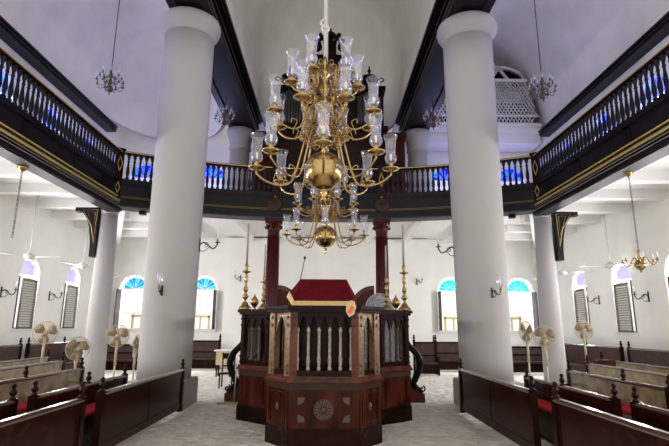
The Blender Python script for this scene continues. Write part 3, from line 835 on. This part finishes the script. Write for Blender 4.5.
def ring(b, d0, d1, z0, z1):
    A, B = offset(outl, d0), offset(outl, d1); n = len(A)
    v = [(x, y, z) for z in (z0, z1) for P in (A, B) for x, y in P]
    f = []
    for i in range(n):
        j = (i+1) % n
        f += [(i, j, n+j, n+i)[::-1], (2*n+i, 2*n+j, 3*n+j, 3*n+i), (i, j, 2*n+j, 2*n+i)[::-1], (n+i, n+j, 3*n+j, 3*n+i)]
    b.add(v, f)
b = M(); ring(b, -.16, .05, 2.24, 2.29); ring(b, -.18, .09, 2.29, 2.35); b.build('cornice', mahog_d, t)
b = M(); ring(b, -.08, -.02, 1.15, 1.24); b.build('bottom_rail', mahog_d, t)
# arcades per face
def lancet(b, X, L, n, z0, z1, ztop, y0, y1):
    w = L/n; m = 8
    for i in range(n):
        for k in range(m):
            ua, ub = w*(i+k/m), w*(i+(k+1)/m)
            def h(u):
                q = abs((u/w-i)-.5)*2
                if q > .86: return z0
                q /= .86
                return z0+(z1-z0)*(1-q**1.6)**.75
            ha, hb = h(ua+1e-6), h(ub-1e-6)
            v = [(ua, y0, ha), (ub, y0, hb), (ub, y0, ztop), (ua, y0, ztop), (ua, y1, ha), (ub, y1, hb), (ub, y1, ztop), (ua, y1, ztop)]
            b.add(v, [(0, 1, 2, 3), (7, 6, 5, 4), (4, 5, 1, 0)], False, X)
faces = []
nn = len(outl)
for i in range(nn):
    p, q = Vector(outl[i]), Vector(outl[(i+1) % nn]); faces.append((i, p, q))
bal_i = 0
posts = []
for i, p, q in faces:
    d = q-p; L = d.length
    if L < .3: continue
    ang = atan2(d.y, d.x)
    X = T(p.x-OX, p.y-OY, 0) @ RZ(ang)          # local x along face, -y outward
    front = abs(d.y) < 1e-6 and p.y < 9
    cham = abs(L-.675) < .02 and p.y < 9.2 or (abs(L-.675) < .02 and q.y < 9.2)
    pw = .10
    if cham: nb = 1; pw = .17
    elif front: nb = 5; pw = .13
    elif L < 1.0: nb = 3
    else: nb = max(2, round((L-.2)/.24))
    b = M(X=X)
    lancet(b, T(pw, 0, 0), L-2*pw, nb, 1.85, 2.17, 2.24, .03, .08)
    b.build('gothic_arcade', carved if cham else mahog_d, t)
    w = (L-2*pw)/nb
    for x0, x1 in ((0, pw), (L-pw, L)):
        pm = M(X=X); pm.box(x0, x1, .0, .12, 1.15, 2.24)
        for z in (1.18, 1.3, 1.98, 2.12): 
            pm.lathe([(.035 if cham else .028, 0), (.02, .02), (.006, .025)], 10, T((x0+x1)/2, 0, z+.03) @ RX(pi/2))
        pm.build('corner_pilaster', carved if (cham) else mahog_l if front else mahog_d, t)
    for k in range(0 if nb > 1 else 0, nb+1):
        if nb == 1: continue
        if k in (0, nb) and not front: continue
        x = pw+w*k
        b = M(X=X); b.lathe([(.03, 1.24), (.036, 1.28), (.022, 1.31), (.030, 1.36), (.033, 1.44), (.022, 1.50), (.026, 1.56), (.024, 1.88), (.034, 1.92), (.03, 1.98)], 10, T(x, .055, 0))
        b.build('baluster', pale_bal if front else inlay, t)
    # body panel mouldings
    b = M(X=X); m_ = .09
    for (xa, xb, za, zb) in ((m_, L-m_, .84, .87), (m_, L-m_, .36, .39), (m_, m_+.03, .39, .84), (L-m_-.03, L-m_, .39, .84)): b.box(xa, xb, -.018, .01, za, zb)
    b.build('panel_moulding', mahog, t)
    if front:
        r = M(X=X @ T(L/2, 0, .61) @ RX(pi/2))
        for k in range(16):
            a = 2*pi*k/16; r.prism([(.04*cos(a), .04*sin(a)), (.145*cos(a-.15), .145*sin(a-.15)), (.16*cos(a), .16*sin(a)), (.145*cos(a+.15), .145*sin(a+.15))], .0, .014)
        r.torus(.165, .008, 24, 4); r.lathe([(.04, 0), (.03, .02), (.005, .022)], 10)
        r.build('rosette', inlay, t)
        for sx, sz in ((-1, 1), (1, 1), (-1, -1), (1, -1)):
            r = M(X=X @ T(L/2+sx*.44, 0, .61+sz*.20) @ RX(pi/2))
            c = (sx*0.0, 0); pts = [(0, 0)]+[(-sx*.12*cos(pi/2*k/5), -sz*.12*sin(pi/2*k/5)) for k in range(6)]
            if sx*sz > 0: pass
            r.prism(pts if sx*sz > 0 else pts[::-1], 0, .012); r.build('corner_fan_inlay', inlay, t)
    if cham:
        r = M(X=X @ T(L/2, 0, .62) @ RX(pi/2) @ Matrix.Diagonal((.6, 1, 1, 1))); r.lathe([(.075, 0), (.055, .015), (.004, .02)], 16); r.build('oval_inlay', inlay, t)
        for xa in (.03, L-.06): M(X=X).box(xa, xa+.03, -.02, .01, .32, .92).build('pilaster_strip', mahog_l, t)

# stairs on both sides
def stair(sx, label):
    t = thing('platform_stair', (CX+sx*1.92, 14.15, 0), label, 'stair', 'small stairs at the sides of the platform')
    for k in range(4):
        b = M(); x0, x1 = sorted((sx*(.0), sx*(.80-.18*k))); b.box(x0, x1, -.45, .45, -.03 if k == 0 else .23*k-.03, .23*(k+1)-.03)
        b.build('step', mahog_l, t)
    b = M(); x0, x1 = sorted((sx*(.62), sx*(.78))); b.box(x0, x1, -.42, .42, .2, .215); b.build('carpet_strip', cushion_m, t)
    for y in (-.48,):
        b = M(); P = spline([(sx*.25, y, 2.02), (sx*.35, y, 1.55), (sx*.60, y, 1.25), (sx*.68, y, .95), (sx*.55, y, .62), (sx*.50, y, .45), (sx*.72, y, .25)], 5)
        b.tube(P, [.06+.035*sin(pi*i/(len(P)-1)) for i in range(len(P))], 8); b.tube(spiral(sx*.72, .34, .02, .09, 0, 1.2), .022, 6, T(0, y, 0)); b.build('scrolled_newel', black_m, t)
        b = M(); b.tube([(sx*.0, y, 1.75), (sx*.62, y, 1.22)], .045, 6); b.build('handrail', black_m, t)
stair(-1, 'dark stair with black scrolled newel on the left side of the reading platform')
stair(1, 'dark stair with black scrolled newel, on the right side of the reading platform')

# velvet covered desk
t = thing('reading_desk', (CX-.02, 9.72, 1.12), 'sloped reading desk draped in crimson velvet with a gold fringe on the platform', 'desk')
b = M(); v = [(-.59, -.42, 1.33), (.57, -.42, 1.33), (.46, .30, 1.83), (-.50, .30, 1.83), (-.59, -.42, 1.1), (.57, -.42, 1.1), (.62, .66, 1.1), (-.66, .66, 1.1), (.50, .55, 1.72), (-.56, .55, 1.72), (-.71, .05, 1.52), (.66, .02, 1.42), (-.71, .05, 1.1), (.66, .02, 1.1)]
b.add(v, [(0, 1, 2, 3), (4, 5, 1, 0), (3, 2, 8, 9), (9, 8, 6, 7), (1, 11, 2), (11, 8, 2), (0, 3, 10), (3, 9, 10), (1, 5, 13, 11), (11, 13, 6, 8), (0, 10, 12, 4), (10, 9, 7, 12), (12, 7, 6, 13, 5, 4)])
b.build('velvet_cover', velvet, t)
b = M(); b.box(-.60, .58, -.455, -.43, 1.26, 1.345)
b.add([(-.60, -.45, 1.25), (-.575, -.45, 1.36), (-.70, .03, 1.56), (-.76, .05, 1.45), (-.60, -.43, 1.25), (-.575, -.43, 1.36), (-.70, .06, 1.56), (-.76, .08, 1.45)], [(0, 1, 2, 3), (7, 6, 5, 4), (0, 4, 5, 1), (1, 5, 6, 2), (2, 6, 7, 3), (3, 7, 4, 0)])
b.build('gold_fringe', goldcloth, t)
b = M(); b.box(-.60, .58, -.38, .58, 0, 1.15); b.build('desk_frame', mahog_d, t)

t = thing('microphone', (CX-.52, 9.98, 2.8), 'thin gooseneck microphone rising over the left end of the velvet desk', 'microphone')
b = M(); b.tube([(-.05, 0, -.12), (.08, 0, .56)], .009, 5); b.build('gooseneck', black_m, t)
b = M(); b.sphere(.028, (.085, 0, .59), 10, 8, 1.3); b.build('microphone_head', black_m, t)
b = M(); P = [(0, 0, .12), (.07, -.02, .1), (.1, 0, 0), (.06, .0, -.12), (-.02, 0, -.17), (-.08, 0, -.08), (-.07, 0, .04)]
b.add([(x, y-.02, z) for x, y, z in P]+[(x, y+.05, z) for x, y, z in P], [tuple(range(7)), tuple(range(13, 6, -1))]+[(i, (i+1) % 7, 7+(i+1) % 7, 7+i) for i in range(7)])
tt = thing('folded_scarf', (.40, 8.475, 2.32), 'orange and cream scarf hanging over the platform rail near the velvet desk', 'scarf')
b.build('cream_fold', creamcl, tt)
b = M(); P = [(.01, -.04, .03), (.05, -.04, .02), (.05, -.04, -.04), (-.02, -.04, -.12), (-.05, -.04, -.07)]
b.add([(x, y, z) for x, y, z in P]+[(x, y+.03, z) for x, y, z in P], [tuple(range(5)), tuple(range(9, 4, -1))]+[(i, (i+1) % 5, 5+(i+1) % 5, 5+i) for i in range(5)]); b.build('orange_fold', orange_m, tt)

# candlesticks
def candlestick(loc, s, ch_, label, group):
    t = thing('brass_candlestick', loc, label, 'candlestick', group)
    pf = [(.13, 0), (.15, .02), (.13, .06), (.08, .10), (.06, .15), (.03, .18), (.03, .22), (.065, .26), (.07, .30), (.03, .34), (.03, .38), (.055, .41), (.055, .46), (.03, .50), (.025, .56), (.04, .60), (.045, .68), (.025, .74), (.03, .78), (.10, .80), (.10, .82), (.03, .83), (.035, .87), (.045, .92), (.03, .97)]
    b = M(); b.lathe([(r*(s**.5), z*s) for r, z in pf], 18); b.build('brass_stem', dbrass, t)
    b = M(); b.lathe([(.026*s**.5, .95*s), (.02*s**.5, ch_), (.006, ch_+.02)], 10); b.build('candle', mat('dark_beeswax', (.30, .26, .22), .5) if 'dark_beeswax' not in bpy.data.materials else bpy.data.materials['dark_beeswax'], t)
g = 'tall candlesticks on the platform corners'
candlestick((CX-1.87, 11.35, 2.35), 1.1, 2.05, 'tall brass candlestick with long candle on the outer left corner of the platform', g)
candlestick((CX+1.85, 11.35, 2.35), 1.1, 2.05, 'tall brass candlestick with long candle on the outer right corner of the platform', g)
g = 'lower candlesticks on the platform rail'
candlestick((CX-1.38, 10.86, 2.35), .75, 1.45, 'smaller brass candlestick on the left platform rail, inward of the tall one', g)
candlestick((CX+1.37, 10.86, 2.35), .75, 1.45, 'smaller brass candlestick on the right platform rail, inward of the tall one', g)
for sx, nm in ((-1, 'left'), (1, 'right')):
    t = thing('brass_orb', (CX+sx*1.61, 11.08, 2.35), 'small lobed brass orb on the %s platform rail between the two candlesticks' % nm, 'ornament', 'brass orbs on the platform rail')
    b = M(); b.lathe([(.05, 0), (.03, .03), (.02, .06), (.06, .10), (.095, .17), (.08, .23), (.03, .28), (.02, .32), (.004, .36)], 14); b.build('orb_body', dbrass, t)
    b = M()
    for k in range(8):
        a = 2*pi*k/8; b.tube([(.03*cos(a), .03*sin(a), .06), (.1*cos(a), .1*sin(a), .165), (.03*cos(a), .03*sin(a), .28)], .008, 4)
    b.build('rib', brass, t)

# curved bench ends and grey fan-shaped panel behind the desk
for sx, nm in ((-1, 'left'), (1, 'right')):
    t = thing('curved_bench_end', (CX+sx*1.24, 12.4, 1.12), 'quarter-round reddish wooden bench end rising behind the %s end of the velvet desk' % nm, 'bench end', 'curved bench ends on the platform')
    R = .62
    pts = [(0, 0), (0, 1.22+R)]
    outer = [(-sx*R*1.0*sin(pi/2*k/10), 1.28+R*cos(pi/2*k/10)) for k in range(11)]
    inner = [(-sx*(R-.1)*sin(pi/2*k/10), 1.28+(R-.1)*cos(pi/2*k/10)) for k in range(11)]
    poly = outer+inner[::-1]
    v = [(x, -.05, z) for x, z in poly]+[(x, .05, z) for x, z in poly]; n = len(poly)
    b = M(); m = 11
    f = []
    for i in range(10): j = n-1-i; f += [(i, i+1, j-1, j), (n+j, n+j-1, n+i+1, n+i)]
    f += [(i, (i+1) % n, n+(i+1) % n, n+i) for i in range(n)]
    b.add(v, f); b.build('arched_rim', mahog_l, t)
    b = M()
    for k in range(4):
        x = -sx*(.06+.12*k); h = 1.29+sqrt(max(0, (R-.05)**2-x*x)); b.box(x-.062, x+.062, -.03, .03, 0, h)
    b.build('bench_end_board', mahog, t)
t = thing('patterned_fan', (1.27, 11.95, 1.12), 'grey patterned fan-shaped round panel behind the right end of the platform rail', 'panel')
b = M(); pts = [(.36*cos(pi*k/16), 1.26+.42*sin(pi*k/16)) for k in range(17)]+[(-.36, 0), (.36, 0)]
v = [(x, -.02, z) for x, z in pts]+[(x, .02, z) for x, z in pts]; n = len(pts)
b.add(v, [tuple(range(n)), tuple(range(2*n-1, n-1, -1))]+[(i, (i+1) % n, n+(i+1) % n, n+i) for i in range(n)]); b.build('fan_panel', silver, t)
b = M()
b.tube([(.34*cos(pi*k/16), -.03, 1.26+.40*sin(pi*k/16)) for k in range(17)], .012, 5); b.torus(.12, .012, 16, 4, T(0, -.03, 1.42) @ RX(pi/2))
for k in range(1, 8): a = pi*k/8; b.tube([(.16*cos(a), -.03, 1.36+.14*sin(a)), (.33*cos(a), -.03, 1.27+.38*sin(a))], .007, 4)
b.build('raised_pattern', steel, t)

# microphone stand left of the platform
t = thing('microphone_stand', (-2.55, 13.3, 0), 'thin steel stand with flat wooden foot on the sand left of the platform', 'stand')
b = M(); b.tube([(.12, 0, .03), (.14, .1, 1.0)], .018, 6); b.build('pole', steel, t)
b = M(); b.box(-.32, .18, -.05, .05, -.02, .035); b.build('foot', tanwood, t)

mat_rear = mat('brown_bench_wood', (.06, .034, .030), .4, spec=.2, noise=.3, nscale=6)
# ------------------------------------------------------------------ pews
def finial(b, x, y, z, s=1., X=None):
    b.lathe([(.05*s, 0), (.055*s, .02*s), (.03*s, .035*s), (.03*s, .05*s), (.055*s, .08*s), (.06*s, .105*s), (.045*s, .14*s), (.025*s, .16*s), (.03*s, .175*s), (.045*s, .2*s), (.03*s, .235*s), (.004*s, .25*s)], 12, (X or I4) @ T(x, y, z))
def pew(name, x, ya, yb, sx, label, cat, group, h=1.0, seat=True, panel=pewwood, posts=(1, 1), cush=True, mids=(), rail=pewtop, slope=0.):
    """back panel at x, seat on the nave side (towards x=0 when sx = sign of x)"""
    L = yb-ya
    t = thing(name, (x, ya, 0), label, cat, group)
    if slope: t.rotation_euler = (slope, 0, 0)
    b = M(); b.box(-.02, .02, .05, L-.05, .06, h-.03)
    b.build('back_panel', panel, t)
    b = M()
    for s2 in (-1, 1):
        x0, x1 = sorted((s2*.018, s2*.03)); b.box(x0, x1, .05, L-.05, h-.13, h-.03); b.box(x0, x1, .05, L-.05, .06, .2)
        ns = max(2, round(L/1.9))
        for k in range(ns+1):
            y = .09+(L-.18)*k/ns; b.box(x0, x1, y-.05, y+.05, .2, h-.13)
    b.build('stile_frame', panel, t)
    b = M(); v = [(-.05, .04, h-.035), (.05, .04, h-.035), (.06, .04, h-.01), (.03, .04, h+.02), (-.03, .04, h+.02), (-.06, .04, h-.01)]
    n = 6; b.add(v+[(p[0], L-.04, p[2]) for p in v], [tuple(range(6)), tuple(range(11, 5, -1))]+[(i, (i+1) % 6, 6+(i+1) % 6, 6+i) for i in range(6)])
    b.build('top_rail', rail, t)
    for k, y in enumerate((.03, L-.03)):
        if not posts[k]: continue
        b = M(); b.box(-.055, .055, y-.055, y+.055, -.04, h+.03); p = b.build('end_post', mahog_d, t)
        b = M(); finial(b, 0, y, h+.03, .85); b.build('finial', mahog_d, p)
    for y in mids:
        b = M(); finial(b, 0, y-ya, h+.015, .85); b.build('finial', mahog_d, t)
    if seat:
        d = -sx
        x0, x1 = sorted((d*.02, d*.46)); b = M(); b.box(x0, x1, .06, L-.06, .46, .51); b.box(*sorted((d*.41, d*.44)), .06, L-.06, .06, .46); b.build('seat_board', panel, t)
        if cush: 
            b = M(); b.box(*sorted((d*.04, d*.45)), .10, L-.10, .51, .585); c = b.build('cushion', cushion_m, t)
            md = c.modifiers.new('bev', 'BEVEL'); md.width = .025; md.segments = 3
        for y in (.03, L-.03):
            b = M(); b.box(*sorted((d*.05, d*.44)), y-.025, y+.025, .66, .71); b.box(*sorted((d*.38, d*.44)), y-.03, y+.03, -.04, .66); b.build('armrest', mahog_d, t)
    return t
def side_rows(sx, nm):
    g1 = 'low partitions facing the sand aisle'; g2 = 'cushioned pews in the side rows'
    xf = 3.5 if sx < 0 else 3.27
    pew('aisle_partition', sx*xf, 7.87 if sx < 0 else 7.95, 12.2, sx, 'low dark mahogany partition along the sand aisle, ending at the %s nave column plinth' % nm, 'partition', g1, .96 if sx < 0 else 1.0, False)
    pew('aisle_partition', sx*xf, 2.9, 7.3 if sx < 0 else 7.2, sx, 'low dark mahogany partition nearest the camera at the %s, cut off by the picture' % nm, 'partition', g1, .96 if sx < 0 else 1.0, False)
    pew('pew', sx*4.38, 7.6, 10.95, sx, 'second row pew on the %s, behind the partition that meets the column' % nm, 'pew', g2, .93, mids=(9.3,))
    pew('pew', sx*4.46, 3.2, 7.28, sx, 'second row pew on the %s nearest the camera, running out of the picture' % nm, 'pew', g2, .93)
    pew('pew', sx*5.72, 8.3, 11.75, sx, 'third row pew on the %s with glare painted on its back, farther of the two' % nm, 'pew', g2, 1.0, panel=pewwood_glare, mids=(9.6,))
    pew('pew', sx*5.72, 3.8, 7.6, sx, 'third row pew on the %s, nearer of the two, at the picture edge' % nm, 'pew', g2, 1.0, panel=pewwood_glare)
    pew('pew', sx*7.25, 9.0, 13.8, sx, 'fourth row pew on the %s with pale glare painted on its back, standing beyond the pedestal fans' % nm, 'pew', g2, 1.02, panel=pewwood_glare, cush=False)
    pew('pew', sx*8.6, 10.3, 15.5, sx, 'fifth row pew on the %s with pale glare painted on its back, out in the side aisle' % nm, 'pew', g2, 1.02, panel=pewwood_glare, cush=False)
    pew('wall_bench', sx*10.55, 11.0, 17.2, sx, 'nearer long high-backed dark bench along the %s wall under the windows' % nm, 'bench', 'high-backed wall benches', 1.3, panel=mat_rear, cush=False, mids=(14.0,))
    pew('wall_bench', sx*10.55, 17.6, 23.6, sx, 'farther long high-backed dark bench along the %s wall, reaching the rear corner' % nm, 'bench', 'high-backed wall benches', 1.3, panel=mat_rear, cush=False, mids=(20.0,))
pewwood_glare = mat('pew_panel_painted_glare', (.28, .21, .11), .25, noise=.4, nscale=3, coat=.6)  # pale tan colour stands for glare on the glossy pew backs
side_rows(-1, 'left'); side_rows(1, 'right')

# benches in front of the rear wall
def rear_bench(x0, x1, y, h, label, rz=0):
    L = x1-x0
    t = thing('rear_bench', (x0, y, 0), label, 'bench', 'benches along the rear wall', 0)
    b = M(); b.box(.05, L-.05, -.02, .02, .35, h-.05); b.build('back_panel', mat_rear, t)
    b = M(); b.box(.03, L-.03, -.04, .04, h-.07, h); b.box(.03, L-.03, -.03, .03, .74, .8); b.build('back_rail', mahog_d, t)
    b = M(); b.box(.03, L-.03, -.5, 0, .44, .5); b.build('seat_board', mat_rear, t)
    b = M(); b.box(.06, L-.06, -.42, -.39, .05, .42); b.build('seat_front', mahog_d, t)
    for x in (.03, L-.03):
        b = M(); b.box(x-.05, x+.05, -.05, .05, -.03, h+.06); b.box(x-.04, x+.04, -.52, -.44, -.03, .7); b.box(x-.04, x+.04, -.52, 0, .7, .75); p = b.build('end_post', mahog_d, t)
        b = M(); finial(b, x, 0, h+.06, 1.0); b.build('finial', mahog_d, p)
rear_bench(-6.9, -5.05, 23.5, 1.3, 'brown bench by the rear wall seen between the left nave column and the platform')
rear_bench(5.05, 6.9, 23.5, 1.3, 'brown bench by the rear wall seen between the platform and the right nave column')
rear_bench(-10.2, -7.3, 22.4, 1.15, 'brown bench by the rear wall between the left gallery column and the left nave column')
rear_bench(7.3, 10.2, 22.4, 1.15, 'brown bench by the rear wall between the right nave column and the right gallery column')
rear_bench(3.75, 4.75, 21.5, 1.35, 'narrow high-backed chair bench right of the platform, left of the rear bench')

# small cream covered table
t = thing('side_table', (-4.15, 20.2, 0), 'small table with white top and cream cloth left of the platform near the rear wall', 'table')
b = M(); b.box(-.38, .38, -.28, .28, .98, 1.03); b.build('table_top', white_m, t)
b = M(); b.box(-.30, .30, -.22, .22, .45, .98); b.build('cream_cloth', creamcl, t)
for sx in (-1, 1):
    for sy in (-1, 1):
        b = M(); b.cyl(.03, -.03, .47, 8, T(sx*.26, sy*.18, 0)); b.build('leg', mahog_d, t)
t = thing('black_chair', (-3.3, 16.6, 0), 'small black chair partly hidden behind the left stair newel', 'chair')
b = M(); b.box(-.22, .22, -.22, .22, .43, .48); b.build('seat', black_m, t)
b = M(); b.box(-.22, -.18, .18, .22, .4, 1.1); b.box(.18, .22, .18, .22, .4, 1.1); b.box(-.2, .2, .19, .21, .9, 1.08); b.box(-.2, .2, .19, .21, .65, .7); b.build('backrest', black_m, t)
for sx in (-1, 1):
    for sy in (-1, 1): b = M(); b.box(sx*.2-.02, sx*.2+.02, sy*.2-.02, sy*.2+.02, -.03, .43); b.build('leg', black_m, t)

# ------------------------------------------------------------------ pedestal fans
def pedestal_fan(loc, face, label, hz=1.62, R=.21):
    k_ = R/.21
    t = thing('pedestal_fan', loc, label, 'fan', 'cream pedestal fans among the pews', face)
    b = M(); b.lathe([(.20, -.03), (.20, .03), (.08, .06), (.03, .10)], 20); b.build('base', fancream, t)
    b = M(); b.cyl(.024, .08, hz*.6, 8); b.cyl(.034, hz*.55, hz-.14, 8); b.build('pole', fancream, t)
    b = M(); b.box(-.035, .035, -.03, .06, hz-.36, hz-.12); b.lathe([(.02, -.16), (.06, -.13), (.07, -.02), (.05, .0)], 12, T(0, 0, hz) @ RX(pi/2) @ T(0, 0, 0)); b.build('motor', fancream, t)
    X = T(0, -.03, hz) @ RX(pi/2)
    b = M(); 
    for k in range(4): pass
    for r in (R, R*.97): b.torus(r, .008, 28, 4, X @ T(0, 0, .0))
    for r, z in ((R*.8, .045), (R*.6, .06), (R*.35, .07)):
        b.torus(r, .003, 20, 3, X @ T(0, 0, z)); b.torus(r, .0022, 20, 3, X @ T(0, 0, -z))
    for k in range(28):
        a = 2*pi*k/28; c, s = cos(a), sin(a)
        for sg in (-1, 1): b.tube([(R*c, R*s, 0), (R*.8*c, R*.8*s, sg*.045), (.05*c, .05*s, sg*.07)], .0024, 3, X)
    b.build('guard', fancream, t)
    b = M(); b.lathe([(.05, .068), (.04, .08), (.004, .083)], 14, X); b.build('badge_cap', fancream, t)
    for k in range(3):
        bl = M(X=X @ RZ(2*pi*k/3+.5) @ Matrix.Diagonal((k_, k_, 1, 1)))
        pts = [(.03, -.03), (.08, -.08), (.14, -.11), (.185, -.07), (.19, .04), (.15, .085), (.08, .06), (.03, .03)]
        bl.add([(x, y, -.02-y*.3) for x, y in pts]+[(x, y, -.014-y*.3) for x, y in pts], [tuple(range(7, -1, -1)), tuple(range(8, 16))]+[(i, (i+1) % 8, 8+(i+1) % 8, 8+i) for i in range(8)], True)
        bl.build('blade', fanblade, t)
    return t
pedestal_fan((-7.72, 13.6, 0), .45, 'cream pedestal fan nearest the left picture edge, below the louvred windows', 1.77, .30)
pedestal_fan((-6.35, 12.7, 0), .8, 'cream pedestal fan in the left pews, lowest of them, left of the gallery column', 1.40, .29)
pedestal_fan((-5.62, 13.3, 0), .25, 'cream pedestal fan between the gallery column and the left nave column', 1.71, .29)
pedestal_fan((-5.42, 14.1, 0), 1.65, 'cream pedestal fan seen edge-on against the left nave column', 1.47, .27)
pedestal_fan((5.92, 13.35, 0), -.35, 'cream pedestal fan facing the camera before the right gallery column', 1.76, .285)
pedestal_fan((5.68, 13.95, 0), -1.25, 'cream pedestal fan turned sideways beside the right nave column', 1.88, .28)
pedestal_fan((7.74, 14.75, 0), -.15, 'cream pedestal fan farthest right, under the louvred window', 1.92, .27)

# dark reading chair among right pews
t = thing('writing_chair', (7.72, 13.5, 0), 'dark wooden armchair with a flat arm board among the right side pews', 'chair')
b = M(); b.box(-.3, .3, -.28, .28, .42, .5); b.build('seat', mahog_d, t)
b = M(); b.box(-.3, .3, .24, .3, .45, 1.12); b.build('backrest', mahog, t)
b = M(); b.box(-.40, -.15, -.3, .2, .78, .82); b.build('arm_board', mahog_d, t)
for sx in (-1, 1):
    for sy in (-1, 1): b = M(); b.box(sx*.26-.03, sx*.26+.03, sy*.24-.03, sy*.24+.03, -.03, .42); b.build('leg', mahog_d, t)
b = M(); b.box(-.37, -.33, -.05, .0, -.03, .78); b.build('arm_support', mahog_d, t)

# ------------------------------------------------------------------ light
w = bpy.data.worlds.new('sky'); S.world = w; w.use_nodes = True
bg = w.node_tree.nodes['Background']; bg.inputs['Color'].default_value = (1, .975, .93, 1); bg.inputs['Strength'].default_value = 1.25

def area(loc, rot, sx, sy, e, col=(1, 1, 1)):
    l = bpy.data.lights.new('daylight_and_fill', 'AREA'); l.shape = 'RECTANGLE'; l.size = sx; l.size_y = sy; l.energy = e; l.color = col
    o = bpy.data.objects.new('daylight_and_fill', l); COL.objects.link(o); o.location = loc; o.rotation_euler = rot; return o
for y in (5.9, 8.9, 11.9, 14.9, 17.9, 20.95):
    for sx in (-1, 1):
        area((sx*(XW+.12), y, 4.05), (0, sx*radians(70), 0), .5, 1.1, 190, (.97, .95, 1))      # through the open arch over the shutters
        area((sx*(XW+.38), y, 9.3), (0, sx*radians(92), 0), 2.0, 1.2, 110)                    # behind the tinted upper panes
for x in (-9.75, -6.25, 6.25, 9.75):
    area((x, YB+1.6, 5.3), (radians(-50), 0, 0), 1.6, 1.6, 650)                                # unseen panels added for sky light above the rear windows
    area((x, YB+.38, 9.2), (radians(-90), 0, 0), 1.3, 1.9, 45)

area((0, 22.6, 12.2), (radians(180), 0, 0), 2.0, 1.0, 20, (1, .97, .92))   # unseen fill added behind the organ to brighten the vault
# ------------------------------------------------------------------ camera
F, HZ, VX = 480., 326., 328.
p = atan((HZ-223)/F); yw = atan((334.5-VX)/(F/cos(p)))
cam = bpy.data.cameras.new('camera'); cam.sensor_width = 36; cam.lens = F*36/669; cam.clip_end = 200
co = bpy.data.objects.new('camera', cam); COL.objects.link(co); co.location = (0, 0, 2.0)
co.rotation_euler = (RZ(-yw) @ RX(pi/2+p) @ RZ(radians(.35))).to_euler()
S.camera = co
S.view_settings.view_transform = 'Standard'; S.view_settings.look = 'None'; S.view_settings.gamma = 1; S.view_settings.use_curve_mapping = False
S.view_settings.exposure = 0.14
